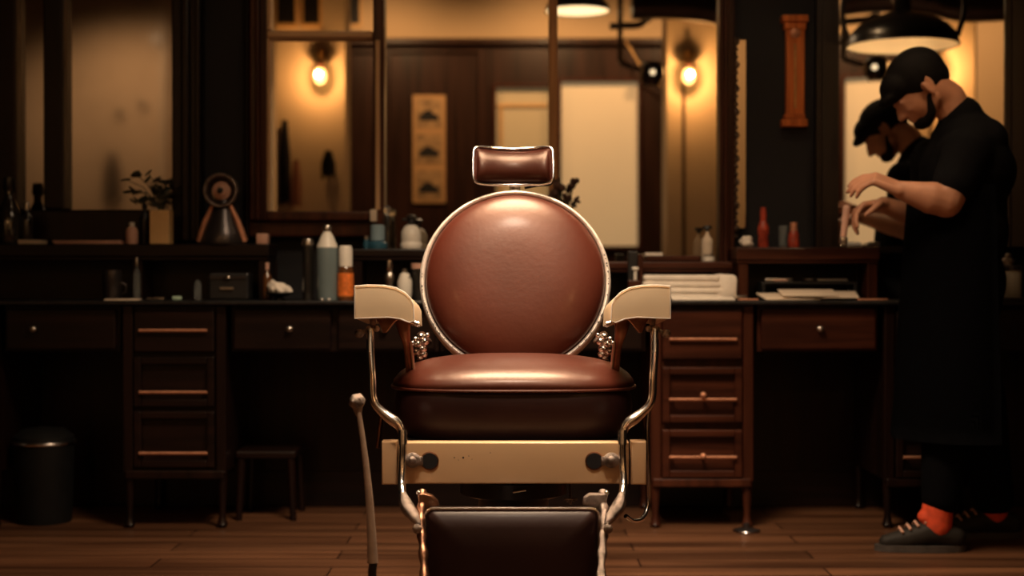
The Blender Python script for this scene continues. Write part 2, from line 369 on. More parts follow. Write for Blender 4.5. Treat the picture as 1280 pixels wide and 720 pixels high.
# ------------------------------------------------------------------ pendant lamps
KEY = 49; FRONT = 285
def pendant(c, r, label, power, rod=.006, bulb=True, radius=.035, opal=False, grp='black enamel pendant lamps'):
    t = thing('pendant_lamp', Vector((c.x,c.y,c.z)), label, 'ceiling lamp', grp)
    pr = [(r,0),(r*.985,r*.10),(r*.93,r*.22),(r*.80,r*.36),(r*.58,r*.49),(r*.30,r*.58),(r*.16,r*.62),(r*.15,r*.82),(r*.06,r*.86)]
    G().lathe(pr, c, 48, cap=False).done('shade','black',t,auto=False)
    G().lathe([(q*.985, h-.004) for q,h in pr[:7]]+[(.001,r*.61)], c, 48, cap=False).done('shade_lining','shade_in',t,auto=False)
    G().tube([c+Vector((r*math.cos(a),r*math.sin(a),0)) for a in [2*PI*k/48 for k in range(49)]], .005, 8).done('rim','black',t)
    G().cone(c+Vector((0,0,r*.82)), Vector((c.x,c.y,ZC)), rod, rod, 10).done('rod','iron',t)
    G().lathe([(.06,-.03),(.06,-.01),(.05,0)], Vector((c.x,c.y,ZC)), 24).done('ceiling_rose','iron',t)
    G().sph(c+Vector((0,0,r*.52)), (.03,.03,.036), 16).done('bulb','bulb_white',t)
    if opal:
        G().lathe([(.001,r*.03),(r*.95,r*.03),(r*.95,r*.07),(.001,r*.07)],c,40).done('opal_diffuser',mat('lit_cream_opal',(.9,.8,.65),.5,0,.02,3,emit=(1,.76,.44),estr=1.9),t)
        return t
    light('pendant_light','POINT',c+Vector((0,0,r*.52)),power,(1,.70,.42),radius,t)
    return t
cR = seenR(1128,57,4.2); rR = 68/(F/ (2*5.385-4.2))
tR = pendant(cR, rR, 'wide black pendant lamp with glowing cream underside, reflected above the barber', 27)
# its hanging hardware
g = G()
g.tube([cR+Vector((-.02,0,rR*.8)), cR+Vector((-.02,0,rR*1.3))], .03); g.done('socket_sleeve','chrome_worn',tR)
def yoke(sgn):
    p = [cR+Vector((sgn*rR*.96,0,.03)), cR+Vector((sgn*rR*1.08,0,.16)), cR+Vector((sgn*rR*.95,0,.30)), cR+Vector((sgn*rR*.5,0,.40)), cR+Vector((0,0,.44))]
    return G().tube(smoothpath(p), .013)
yoke(1).done('yoke','gunmetal',tR); yoke(-1).done('yoke','gunmetal',tR)
cC = seen(722,14,1.0); pendant(cC, .225, 'black pendant lamp beside the mirror mullion, at the top of the middle mirror', 0, opal=True)
c=Vector((0,3.50,2.50)); t=thing('pendant_lamp',c,'wide shallow opal drum lamp hanging right above the barber chair','ceiling lamp')
G().lathe([(.40,0),(.40,.09),(.38,.11),(.05,.13),(.05,.16)],c,56,cap=False).done('drum','black',t)
G().lathe([(.001,.014),(.385,.014),(.39,.02),(.39,.03),(.001,.03)],c,56).done('opal_diffuser',mat('lit_opal',(.9,.8,.65),.5,0,.02,3,emit=(1,.72,.46),estr=2.5),t)
for k in range(3): G().cone(c+Vector((.3*math.cos(k*2.094),.3*math.sin(k*2.094),.115)),Vector((c.x,c.y,ZC-.01)),.004,.004,8).done('hanger_wire','iron',t)
light('drum_light','AREA',c+Vector((0,0,-.004)),KEY,(1,.72,.47),0,t,shape='DISK',size=.76,spread=math.radians(115))
pendant(Vector((.95,4.62,2.32)), .2, 'black pendant lamp added out of view to light the worktop at the white towels', 24)  # unseen pendant, added as fill light for towels and worktop
pendant(Vector((-.75,4.62,2.32)), .2, 'black pendant lamp added out of view to light the worktop by the grey-blue bottle', 8)  # unseen counterpart, added as fill light for the bottles
def added_spot(x, power, label, tgt=2.1, y=-.35, aim=None, size=125, rad=.06, k=1, col=(1,.60,.30)):  # fixtures added out of view to light the chair and rear wall
    c=Vector((x,y,3.34)); t=thing('track_spotlight',c,label,'spotlight')
    d=((aim or Vector((x,YR,tgt)))-c).normalized(); q=Vector((0,0,1)).rotation_difference(d).to_matrix().to_4x4()
    G().lathe([(.03*k,-.10),(.05*k,-.08),(.055*k,.05),(.07*k,.09),(.066*k,.09),(.05*k,.05),(.001,.045)],c,24,q).done('head','black',t)
    G().cone(c,(x,y,ZC-.012),.012).box((x-.05,y-.02,ZC-.012),(x+.05,y+.02,ZC)).done('bracket','black',t)
    o=light('added_spot_light','SPOT',c+d*.1,power,((1,.80,.60) if aim else col),rad,t,spot_size=math.radians(size),spot_blend=.8)
    o.rotation_euler=d.to_track_quat('-Z','Y').to_euler()
added_spot(0,FRONT,'large unseen flood lamp added to light the front of the barber chair',y=1.9,aim=Vector((.0,3.45,.98)),size=36,rad=.2,k=2.9)  # added front fill for the chair, lamp itself is made up
added_spot(1.5,48,'unseen spotlight added to brighten the rear wall, right one of four')  # this and the next three are added to brighten the mirrored wall
added_spot(.3,62,'unseen spotlight added to brighten the rear wall before the blinds')
added_spot(-1.1,52,'unseen spotlight added to brighten the rear wall before the picture frame')
added_spot(-3.3,85,'unseen spotlight added to brighten the rear wall, at its far left end',tgt=1.0,col=(1,.68,.42))

# ducting seen above the right pendant in the mirror
t = None
def pipe(pts, r, name, m, label, cat):
    return tag(G().tube(smoothpath(pts), r, 14).done(name, m), label, cat)
pipe([seenR(1053,0,1.6),seenR(1100,-4,1.6),seenR(1160,-2,1.6),seenR(1200,8,1.6),seenR(1262,6,1.6)], .10, 'air_duct','gunmetal','dark air duct running across behind the wide pendant lamp','duct')
ad=bpy.data.objects['air_duct']
for q in (seenR(1060,0,1.6),seenR(1250,6,1.6)): G().cone(q,Vector((q.x,q.y,ZC)),.006,.006,8).done('hanger_rod','iron',ad)
pipe([seenR(1048,28,1.0),seenR(1066,26,1.0),seenR(1090,22,1.0),seenR(1110,0,1.0),seenR(1112,-20,1.0),Vector((seenR(1112,-20,1.0).x,1.0,ZC))], .025, 'conduit','gunmetal','dark conduit bending upward left of the wide pendant lamp','pipe')
pc = seenR(1095,86,1.2)
t = thing('track_spotlight', pc, 'dark spotlight head on a slanting arm below the pendant lamp, by the mirror edge', 'spotlight')
G().tube([pc, seenR(1054,74,1.2)], .018).done('arm','gunmetal',t)
G().lathe([(.05,-.08),(.085,-.02),(.085,.05),(.06,.08)], pc, 20).done('head','gunmetal',t)
G().sph(pc+Vector((-.0,.085,0)),.018,12).done('lens','bulb_white',t)
G().tube([seenR(1054,74,1.2), Vector((seenR(1054,74,1.2).x,1.2,ZC))], .018).done('drop_rod','gunmetal',t)

# ------------------------------------------------------------------ mirrors and frames on the back wall
YF = 5.38    # front of the frames
def P(px, py, Y=YF): q = at(px, py, Y); return q.x, q.z
def rail(g, x0, x1, y0, y1, ya=YF, yb=YW, bev=.008):
    a = P(x0,y0,ya); b = P(x1,y1,ya); g.box((a[0],ya,b[1]),(b[0],yb,a[1]),bev); return g
def moulded(g, x0, x1, y0, y1, vertical=True):
    rail(g,x0,x1,y0,y1,YF+.03,YW-.001)
    w = (x1-x0)
    if vertical: rail(g,x0+w*.30,x0+w*.62,y0,y1,YF,YF+.03,.01); rail(g,x0+w*.80,x1,y0,y1,YF+.015,YF+.03,.005)
    else: rail(g,x0,x1,y0+(y1-y0)*.3,y0+(y1-y0)*.6,YF,YF+.03,.01)
    return g
TOP = -60
# centre station
t = thing('wall_mirror', at(610,330,YF), 'wide three-part wall mirror in a mahogany frame behind the barber chair', 'mirror')
g = G(); moulded(g,311,333,TOP,276); moulded(g,900,918,TOP,330); rail(g,311,918,TOP-24,TOP,YF,YW)
rail(g,333,470,264,276,YF+.02,YW); rail(g,311,480,276,296,YF+.05,YW)
rail(g,466,480,TOP,330,YF+.02,YW); rail(g,480,900,328,338,YF+.04,YW)
g.done('frame','redwood_v',t,smooth=False)
g = G(); rail(g,333,466,38,47,YF+.03,YW); rail(g,333,338,47,264,YF+.04,YW,.003); rail(g,333,338,TOP,38,YF+.04,YW,.003)
rail(g,469,475,50,262,YF+.012,YF+.02,.002); g.done('inner_beading','enamel_bar',t,smooth=False)
M['tanwood'] = wood('tan_oak', (.42,.2,.08), (.62,.32,.13), 3, .4, 'Z')
rail(G(),686,697,TOP,329,YM-.03,YW).done('mullion','tanwood',t,smooth=False)
def pane(x0,x1,y0,y1,m='mirror',par=None):
    a=P(x0,y0,YM); b=P(x1,y1,YM); return G().box((a[0],YM,b[1]),(b[0],YM+.02,a[1])).done('mirror_pane',m,par,smooth=False)
pane(335,468,46,266,'mirror',t); pane(335,468,TOP,40,'mirror',t); pane(478,688,TOP,332,'mirror',t); pane(695,903,TOP,332,'mirror',t)
# left station
t = thing('wall_mirror', at(110,300,YF), 'large left wall mirror with a black mullion and dark frame, brownish glass', 'mirror')
g = G(); moulded(g,214,250,TOP,302); rail(g,-40,214,262,302,YF+.02,YW); rail(g,-60,20,TOP,262,YF+.02,YW); rail(g,-60,250,TOP-24,TOP,YF,YW)
g.done('frame','mahogany_v',t,smooth=False)
rail(G(),53,79,TOP,262,YF+.02,YW).done('mullion','mahogany_v',t,smooth=False)
pane(16,56,TOP,266,'mirror_old',t); pane(76,218,TOP,266,'mirror_old',t)
# narrow mirror with a beaded edge
t = thing('strip_mirror', at(926,306,YM), 'narrow upright strip mirror with a beaded edge beside the charcoal wall', 'mirror')
pane(921,932,50,285,'mirror',t)
a0=at(919.5,52,YM-.01); a1=at(919.5,296,YM-.01); g=G()
for k in range(26):
    g.sph(a0.lerp(a1,k/25), .0105 if k%3 else .016, 10)
g.done('beaded_edge','chrome_worn',t)
# right station: its glass stands turned a few degrees towards the room
t = thing('wall_mirror', at(1150,312,5.3), 'tall right wall mirror in a dark frame, reflecting the barber and a pendant lamp', 'mirror')
d2 = Vector((RN.y,-RN.x,0))
def onR(px): 
    d = ray(px,345); o = Vector((0,0,CAMZ)); k = (RC-o).dot(RN)/d.dot(RN); return o+d*k
def slab(g, p0, p1, z0, z1, f=0.02, bk=.03):
    a, b = onR(p0), onR(p1); a.z=b.z=0; q = bmesh.new()
    c = [a-RN*f, b-RN*f, b+RN*bk, a+RN*bk]
    lo=[q.verts.new((v.x,v.y,z0)) for v in c]; hi=[q.verts.new((v.x,v.y,z1)) for v in c]
    q.faces.new(lo[::-1]); q.faces.new(hi)
    for i in range(4): j=(i+1)%4; q.faces.new((lo[i],lo[j],hi[j],hi[i]))
    g.add(q); return g
zb_ = at(0,309,5.35).z; zt_ = at(0,TOP,5.35).z
G_ = slab(G(),1047,1256,zb_,zt_,0,.006).done('mirror_pane','mirror',t,smooth=False)
g = G(); slab(g,1020,1048,zb_,zt_+.07,.02); slab(g,1027,1040,zb_,zt_+.07,.045); slab(g,1255,1305,zb_,zt_+.07,.02); slab(g,1262,1275,zb_,zt_+.07,.045); slab(g,1048,1255,zt_,zt_+.07,.02); slab(g,1048,1255,zb_-.02,zb_+.005,.015)
g.done('frame','mahogany_v',t,smooth=False)
# backing that fills the wedge between wall and turned mirror
g = G(); a,b = onR(1020)+RN*.0305, onR(1305)+RN*.0305
q = bmesh.new(); c=[(a.x,a.y),(b.x,b.y),(b.x,YW),(a.x,YW)]; lo=[q.verts.new((*v,zb_)) for v in c]; hi=[q.verts.new((*v,zt_+.07)) for v in c]
q.faces.new(lo[::-1]); q.faces.new(hi)
for i in range(4): j=(i+1)%4; q.faces.new((lo[i],lo[j],hi[j],hi[i]))
g.add(q); g.done('backing_board','mahogany_v',t,smooth=False)
# charcoal wall panels have slim uprights
struct(rail(G(),306,311,TOP,300,YF+.06,YW).done('trim_5','mahogany_v',smooth=False))

# orange oak wall thermometer
t = thing('wall_thermometer', at(994,157,YW), 'upright orange oak plaque with stepped ends and a round dial on the charcoal wall', 'thermometer')
g = G(); rail(g,983,1006,26,150,YW-.03,YW,.004); g.done('backboard','orangewood',t,smooth=False)
g = G(); rail(g,978,1011,18,27,YW-.05,YW,.005); rail(g,981,1008,27,36,YW-.04,YW,.004); g.done('top_moulding','orangewood',t,smooth=False)
g = G(); rail(g,978,1010,148,158,YW-.05,YW,.005); rail(g,981,1007,142,148,YW-.04,YW,.004); g.done('base_moulding','orangewood',t,smooth=False)
c = at(994,41,YW-.03); G().lathe([(.02,0),(.02,.006),(.015,.009),(.001,.009)], c, 24, Matrix.Rotation(PI/2,4,'X')).done('dial','copper',t)
a,b = at(994,55,YW-.034), at(994,135,YW-.034); G().cone(a,b,.004).done('glass_tube','brass',t)

# ------------------------------------------------------------------ worktop, cabinets, shelves
YC = 5.0
ZW = at(0,376,YC).z
def X(px, Y=YC): return at(px,345,Y).x
def Z(py, Y=YC): return at(640,py,Y).z
WT0, WT1 = X(-330), X(1560)
o = G().box((WT0,YC-.03,Z(381)),(WT1,YW,ZW),.004).done('worktop','worktop',smooth=False)
tag(o,'long black stone worktop running under all the mirrors','worktop')
ZU = Z(381)-.001
def cabinet(x0, x1, z_bottom, drawers, label, m='mahogany', mh='copper', legs=True):
    """drawers: (py top, py bottom, recess?, handle py, knob?)"""
    a, b = X(x0), X(x1)
    t = thing('drawer_cabinet', Vector(((a+b)/2,YC+.22,0)), label, 'cabinet')
    g = G(); zb = Z(z_bottom)
    g.box((a,YC+.02,zb),(b,YW-.03,ZU),.004)
    g.box((a-.006,YC,zb),(a+.03,YC+.03,ZU),.004); g.box((b-.03,YC,zb),(b+.006,YC+.03,ZU),.004)
    g.box((a,YC-.004,zb-.02),(b,YC+.05,zb+.012),.006)
    g.done('body', m+'_v', t, smooth=False)
    for (d0,d1,rec,hy,knob) in drawers:
        g = G(); L, R_ = a+.034, b-.034; z1, z0 = Z(d0), Z(d1); w=.026
        if rec:
            g.box((L,YC+.014,z0),(R_,YC+.024,z1)); 
            g.box((L,YC-.008,z0),(L+w,YC+.006,z1),.004); g.box((R_-w,YC-.008,z0),(R_,YC+.006,z1),.004)
            g.box((L+w,YC-.008,z1-w),(R_-w,YC+.006,z1),.004); g.box((L+w,YC-.008,z0),(R_-w,YC+.006,z0+w),.004)
        else: g.box((L,YC-.006,z0),(R_,YC+.02,z1),.006)
        d = g.done('drawer', m, t, smooth=False)
        if hy:
            zz = Z(hy); wd = (R_-L)*.42; cx=(L+R_)/2
            G().tube([(cx-wd,YC-.018,zz),(cx+wd,YC-.018,zz)], .006, 10, flat=.8).cone((cx-wd*.9,YC-.018,zz),(cx-wd*.9,YC+.004,zz),.004).cone((cx+wd*.9,YC-.018,zz),(cx+wd*.9,YC+.004,zz),.004).done('handle',mh,d)  # on recessed drawers this bar stands in for the light-catching lower ledge
        if knob:
            G().sph(((L+R_)/2,YC-.026,Z(knob)),.011,14).cone(((L+R_)/2,YC-.02,Z(knob)),((L+R_)/2,YC+.005,Z(knob)),.005).done('knob',mh,d)
    for sx in (a+.012, b-.012):
        for yy in (YC+.025, YW-.06):
            G().lathe([(.012,0.0),(.02,.012),(.016,.02),(.011,.05),(.014,zb*.5),(.018,zb-.02),(.018,zb)], Vector((sx,yy,0)), 14).done('leg',m+'_v',t)
    return t
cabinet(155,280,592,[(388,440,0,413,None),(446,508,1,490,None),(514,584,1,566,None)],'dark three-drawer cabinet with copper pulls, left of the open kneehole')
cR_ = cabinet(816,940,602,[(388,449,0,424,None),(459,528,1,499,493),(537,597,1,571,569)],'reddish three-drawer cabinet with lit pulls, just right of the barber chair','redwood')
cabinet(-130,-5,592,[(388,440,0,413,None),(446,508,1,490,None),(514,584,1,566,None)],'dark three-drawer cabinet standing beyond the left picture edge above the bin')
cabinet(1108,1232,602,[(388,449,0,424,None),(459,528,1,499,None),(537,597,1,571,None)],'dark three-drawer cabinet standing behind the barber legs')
def apron(x0, x1, knobs, label, m='mahogany', km='silver'):
    a, b = X(x0), X(x1)
    t = thing('kneehole_drawer', Vector(((a+b)/2,YC+.2,Z(440))), label, 'drawer')
    G().box((a,YC+.03,Z(440)),(b,YW-.04,ZU),.003).done('case',m,t,smooth=False)
    n = len(knobs)
    for k, kx in enumerate(knobs):
        l = a+(b-a)*k/n+.012; r = a+(b-a)*(k+1)/n-.012
        d = G().box((l,YC+.004,Z(437)),(r,YC+.03,Z(386)),.006).done('drawer',m,t,smooth=False)
        c = Vector((X(kx),YC-.012,Z(411)))
        G().sph(c,(.014,.010,.011),14).cone(c,c+Vector((0,.02,0)),.005).done('knob',km,d)
    return t
apron(2,148,[42],'wide dark kneehole drawer with a tiny knob above the waste bin')
apron(287,548,[362,480],'dark kneehole drawer pair with a silver knob left of the barber chair','mahogany')
apron(550,808,[615,745],'dark kneehole drawer pair hidden behind the barber chair')
apron(948,1100,[1025],'reddish kneehole drawer with a small silver knob below the fanned papers','redwood')
apron(1240,1400,[1320],'dark kneehole drawer at the right picture edge behind the barber')
# back panel of the kneeholes
struct(G().box((WT0,YW-.025,.14),(WT1,YW-.001,ZU-.003)).done('trim_6','mahogany_v',smooth=False))

# shelves on the worktop
YS = 5.22
def shelf(x0, x1, py0, py1, label, posts, m='mahogany', ybk=YF+.03, front=YS):
    a, b = X(x0,front), X(x1,front); z1, z0 = Z(py0,front), Z(py1,front)
    t = thing('counter_shelf', Vector(((a+b)/2,front+.1,ZW)), label, 'shelf')
    G().box((a,front,z0),(b,ybk,z1),.005).box((a+.004,front+.008,z0-.012),(b-.004,ybk,z0),.003).done('shelf_board',m,t,smooth=False)
    for p in posts: 
        xx = X(p,front); G().box((xx-.018,front+.015,ZW+.001),(xx+.018,ybk,z0-.012),.003).done('side_panel',m+'_v',t,smooth=False)
    G().box((a,ybk-.012,ZW+.001),(b,ybk-.001,z0-.012)).done('back_panel','mahogany',t,smooth=False)
    return t, z1
_, ZL = shelf(-120,336,305,321,'long dark shelf on the worktop below the left mirror',[-112,170,328])
_, ZML = shelf(440,640,311,321,'brown shelf on the worktop left of the chair back, holding blue and white bottles',[446,632],'mahogany')
_, ZM = shelf(648,916,327,336,'low reddish shelf on the worktop right of the chair back',[654,905],'redwood')
_, ZRs = shelf(921,1100,309,325,'reddish shelf on the worktop below the charcoal wall and oak plaque',[930,1092],'redwood')
_, ZE = shelf(1236,1420,368,374,'low dark shelf at the right edge beside the barber',[],'mahogany') if False else (None, None)

# ------------------------------------------------------------------ things on the shelves and worktop
def bottle(px, pyb, pyt, wpx, Y, base_z, prof, mats, label, name='bottle', cat='bottle', parts=('body','cap'), sq=False):
    """prof: list of profiles per part in unit width / unit height"""
    c = Vector((X(px,Y),Y,base_z)); H = Z(pyt,Y)-base_z; W = wpx/(F/Y)/2
    t = thing(name, c, label, cat)
    for pr, m, nm in zip(prof, mats, parts):
        seg = 4 if sq else 28
        mx = Matrix.Rotation(PI/4,4,'Z') if sq else None
        k = W*(1.38 if sq else 1)
        o = G().lathe([(r*k,h*H) for r,h in pr], c, seg, mx).done(nm, m, t)
        if sq:
            bv = o.modifiers.new('b','BEVEL'); bv.width = W*.25; bv.segments = 3; bv.limit_method='ANGLE'
    return t
BOD = [(.92,0),(1,.03),(1,.55),(.92,.62),(.4,.74),(.32,.78),(.32,.84)]
CAP = [(.42,.80),(.42,.97),(.34,1)]
# left shelf (top at ZL)
YT = 5.30
bottle(12,303,222,32,YT,ZL,[[(.9,0),(1,.05),(1,.4),(.6,.6),(.35,.7),(.35,.8)],[(.4,.8),(.5,.85),(.4,1)]],['darkglass','black'],'dark round glass bottle at the left picture edge on the long shelf')
bottle(34,303,252,15,YT,ZL,[BOD,CAP],['darkglass','silver'],'short dark glass bottle with silver cap beside the taller dark one')
def folded(px0,px1,Y,z,h,d,m,label,name,cat,layers=2,rot=0):
    t = None; g = G()
    for k in range(layers):
        sh = random.uniform(-.004,.004)
        g.box((X(px0,Y)+sh,Y-d/2,z+h*k/layers),(X(px1,Y)+sh,Y+d/2,z+h*(k+1)/layers-.0005),h/layers*.4)
    return tag(g.done(name,m),label,cat)
folded(28,56,5.29,ZL,.016,.09,'paper','small folded white towel on the long shelf beside the dark bottles','folded_towel','towel')
folded(72,156,5.29,ZL,.014,.10,'pink','long folded tan towel lying flat along the left shelf','folded_towel','towel')
bottle(165,303,278,15,5.27,ZL,[[(.9,0),(1,.05),(1,.6),(.8,.75),(.4,.8)],[(.45,.8),(.45,1)]],['pink','plastic_w'],'small pink jar bottle between the flat towel and the tan planter')
bottle(181,303,250,14,5.33,ZL,[BOD,[(.5,.8),(.5,.9),(.25,.92),(.25,.97),(.6,.97),(.6,1)]],['plastic_b','black'],'slim black pump bottle just left of the tan planter')
# tan planter with a dark plant
cx = Vector((X(202,5.29),5.29,ZL)); t = thing('potted_plant',cx,'tan square planter with a dark leafy plant in front of the left mirror','plant')
G().box((cx.x-.036,cx.y-.036,ZL),(cx.x+.036,cx.y+.036,Z(263,5.29)),.004).done('planter','tan',t,smooth=False)
zt2 = Z(263,5.29); g = G(); gs = G()
for k in range(26):
    a = random.uniform(0,2*PI); L = random.uniform(.05,.15); up = random.uniform(.03,.15)
    e = Vector((cx.x-.025+.75*L*math.cos(a), cx.y+.4*L*math.sin(a), zt2+up)); s0 = Vector((cx.x,cx.y,zt2-.005)); mid=(s0+e)/2+Vector((0,0,.03))
    gs.tube([s0,mid,e],.0018,6)
    g.sph(e,(.022,.014,.004),8,Euler((random.uniform(-.8,.8),random.uniform(-.8,.8),a)).to_matrix())
gs.done('stems','leaf',t); g.done('leaves','leaf',t)
# cone stand with round chrome head
c = Vector((X(279,5.29),5.29,ZL)); t = thing('table_fan',c,'dark cone-footed appliance with a round chrome ring head on the left shelf','appliance')
s_ = F/5.29; zc = Z(239,5.29)
G().lathe([(28/s_,0),(29/s_,.012),(25/s_,.05),(18/s_,.10),(13/s_,.15),(11/s_,.165)], c, 32).done('cone_base','gunmetal',t)
for sg in (-1,1): G().tube([c+Vector((sg*.082,-.02,.01)),c+Vector((sg*.062,-.03,.08)),c+Vector((sg*.03,-.03,.15))],[.014,.011,.007],10).done('side_rib','copper',t)
RX = Matrix.Rotation(PI/2,4,'X')
G().lathe([(.02,-.05),(.055,-.03),(.064,0),(.064,.02),(.055,.032),(.046,.02),(.044,-.01),(.001,-.015)], Vector((c.x,c.y-.02,zc)), 36, RX).done('head','gunmetal',t)
G().tube([Vector((c.x+.058*math.cos(a),c.y-.05,zc+.058*math.sin(a))) for a in [2*PI*k/36 for k in range(37)]], .006, 8).done('chrome_ring','chrome_worn',t)
G().lathe([(.036,0),(.034,.012),(.02,.02),(.02,.03),(.001,.032)], Vector((c.x,c.y-.02,zc)), 24, RX).done('hub','pink',t)
G().sph((c.x,c.y-.055,zc),.012,12).done('hub_cap','black',t)
G().box((X(322,YT-.04),YT-.07,ZL),(X(337,YT-.04)-.004,YT-.01,Z(292,YT-.04)),.004).done('small_box','pink'); o=bpy.data.objects['small_box']; tag(o,'little pink cardboard box on the right end of the left shelf','box')
# left cubby
bottle(140,366,337,24,5.15,ZW,[[(.7,0),(.95,.1),(1,.9),(.95,.98),(.85,.98),(.8,.3),(.01,.25)]],['gunmetal'],'dark mug with a pale brush tip on the worktop under the left shelf','mug','mug',('body',))
m_ = bpy.data.objects['mug']; c=Vector(m_['_o']); G().tube([c+Vector((.03,0,.02)),c+Vector((.05,0,.03)),c+Vector((.05,0,.055)),c+Vector((.03,0,.065))],.004).done('handle','gunmetal',m_)
o=G().tube([c+Vector((.0,0,.02)),c+Vector((.01,0,.08))],.005,10).sph(c+Vector((.011,0,.088)),(.016,.012,.012),12).done('shaving_brush','pink'); tag(o,'pale pink shaving brush standing in the dark mug','brush')
o=G().rbox(Vector((X(154,5.08),5.08,ZW+.003)),(.12,.08,.005),(0,0,.1),.001).done('paper_pad','paper'); tag(o,'small cream paper pad lying on the worktop edge before the mug','paper')
bottle(171,366,322,9,5.2,ZW,[BOD,CAP],['clear','silver'],'slim clear glass bottle under the left shelf')
o=G().rbox(Vector((X(195,5.1),5.1,ZW+.006)),(.065,.02,.01),(0,0,-.15),.003).done('comb','silver'); tag(o,'small silver clip comb on the worktop right of the paper pad','comb')
o=G().rbox(Vector((X(221,5.1),5.1,ZW+.008)),(.035,.03,.014),(0,0,.3),.005).done('soap_bar',mat('mint_soap',(.35,.5,.38),.5)); tag(o,'little mint green soap bar on the worktop under the left shelf','soap')
# radio
a=X(262,5.2); b=X(312,5.2); t=thing('clipper_charger',Vector(((a+b)/2,5.22,ZW)),'dark box device with a bright chrome button under the left shelf','appliance')
G().box((a,5.18,ZW),(b,5.27,Z(341,5.2)),.008).done('body','plastic_b',t,smooth=False); G().box((a+.004,5.176,Z(349,5.2)),(b-.01,5.181,Z(345,5.2)),.001).done('trim_bar','gunmetal',t,smooth=False)
G().sph((X(285,5.18),5.172,Z(347,5.18)),(.013,.007,.008),14).done('button','bulb_white' if False else 'chrome',t)
G().box((X(275,5.18),5.172,Z(362,5.18)),(X(292,5.18),5.18,Z(359,5.18)),.001).done('badge','silver',t,smooth=False)
bottle(247,366,350,10,5.2,ZW,[[(.8,0),(1,.1),(.9,.8),(.4,1)]],['clear'],'tiny clear glass jar left of the dark box device','glass_jar','jar',('body',))
# crumpled towel on dish
c=Vector((X(349,5.12),5.12,ZW)); t=thing('soap_dish',c,'dark footed dish on the worktop below the framed mirror','dish')
G().lathe([(.02,0),(.02,.006),(.012,.012),(.03,.016),(.052,.026),(.05,.029),(.02,.02),(.001,.02)],c,28).done('dish','black',t)
g=G()
for k in range(14): g.sph(c+Vector((random.uniform(-.036,.036),random.uniform(-.02,.02),.035+random.uniform(0,.022))),(random.uniform(.012,.024),.016,.010),10,Euler((random.random(),random.random(),random.random())).to_matrix())
o=g.done('crumpled_cloth','white'); tag(o,'crumpled pinkish white cloth heaped on the dark dish','cloth')
rm=o.modifiers.new('r','REMESH'); rm.mode='VOXEL'; rm.voxel_size=.004; rm.use_smooth_shade=True
bottle(334,366,328,12,5.16,ZW,[BOD,CAP],['amber','pink'],'small amber bottle with pink cap left of the crumpled cloth')
# centre bottles on worktop
YB=5.10
bottle(385,368,298,16,YB,ZW,[[(.8,0),(.85,.02),(.85,.88)],[(.95,.88),(1,.92),(.8,.99),(.5,1)]],['darkglass','silver'],'slim dark tube with a silver cap left of the grey-blue bottle','tube_bottle')
bottle(409,372,281,27,YB-.03,ZW,[[(.95,0),(1,.02),(1,.66),(.97,.70)],[(.97,.70),(.9,.74),(.55,.86),(.4,.89),(.35,.91)],[(.30,.90),(.30,.93),(.42,.93),(.44,.96),(.36,.99),(.2,1)]],['greyblue','plastic_w','silver'],'tall grey-blue square bottle with white shoulders on the worktop','bottle','bottle',('body','shoulder','cap'))
bottle(432,373,307,20,YB-.04,ZW,[[(.95,0),(1,.02),(1,.08)],[(1.02,.08),(1.02,.50)],[(1,.50),(.95,.58),(.8,.62)],[(.85,.62),(.85,.94),(.7,1)]],['amber','orange','amber','plastic_w'],'short bottle with orange label and white cap beside the grey-blue bottle','bottle','bottle',('body','paper_label','shoulder','cap'))
for i,(px,z) in enumerate(((402,374),(411,374))):
    o=G().lathe([(.008,0),(.009,.004),(.006,.009)],Vector((X(px,5.0),5.0,ZW)),12).done('screw_cap','silver'); tag(o,['dull tiny screw cap at the worktop edge below the grey-blue bottle','shiny tiny screw cap at the worktop edge, right one of two'][i],'cap')
o=G().box((X(463,YF),YF-.014,Z(277,YF)),(X(471,YF),YF+.019,Z(262,YF)),.003).done('light_switch','paper'); tag(o,'small cream switch on the corner of the framed mirror','switch')
# items on the middle shelf
bottle(472,311,281,25,5.28,ZML,[[(.95,0),(1,.03),(1,.25),(.7,.32)],[(.6,.32),(.72,.36),(.72,.95),(.5,1)]],['blue','blue_lt'],'blue bottle with a pale blue round cap on the shelf')
bottle(458,311,295,9,5.27,ZML,[[(.8,0),(.9,.1),(.8,.7)],[(.7,.7),(.7,1)]],['blue','silver'],'tiny bottle with silver top left of the blue bottle')
bottle(484,311,257,10,5.34,ZML,[[(.8,0),(.8,.75),(.5,.8)],[(.6,.8),(1,.86),(1,.94),(.4,1)]],['darkglass','clear'],'slender dark bottle with a clear ball stopper behind the blue bottle')
bottle(514,311,268,27,5.27,ZML,[[(.95,0),(1,.04),(1,.16),(.9,.2),(.94,.3),(.9,.5),(.6,.66),(.3,.7)],[(.3,.7),(.34,.8),(.28,.86),(.5,.88),(.5,.95),(.2,1)]],['plastic_w','plastic_b'],'round white bottle with a black pump head on the shelf left of the chair back','bottle')
bb=[o for o in bpy.data.objects if o.name.startswith('bottle') and 'black pump head' in o.get('label','')][0]; c=Vector(bb['_o'])
G().box((c.x-.035,c.y-.007,c.z+.105),(c.x,c.y+.007,c.z+.114),.003).done('nozzle','plastic_b',bb)
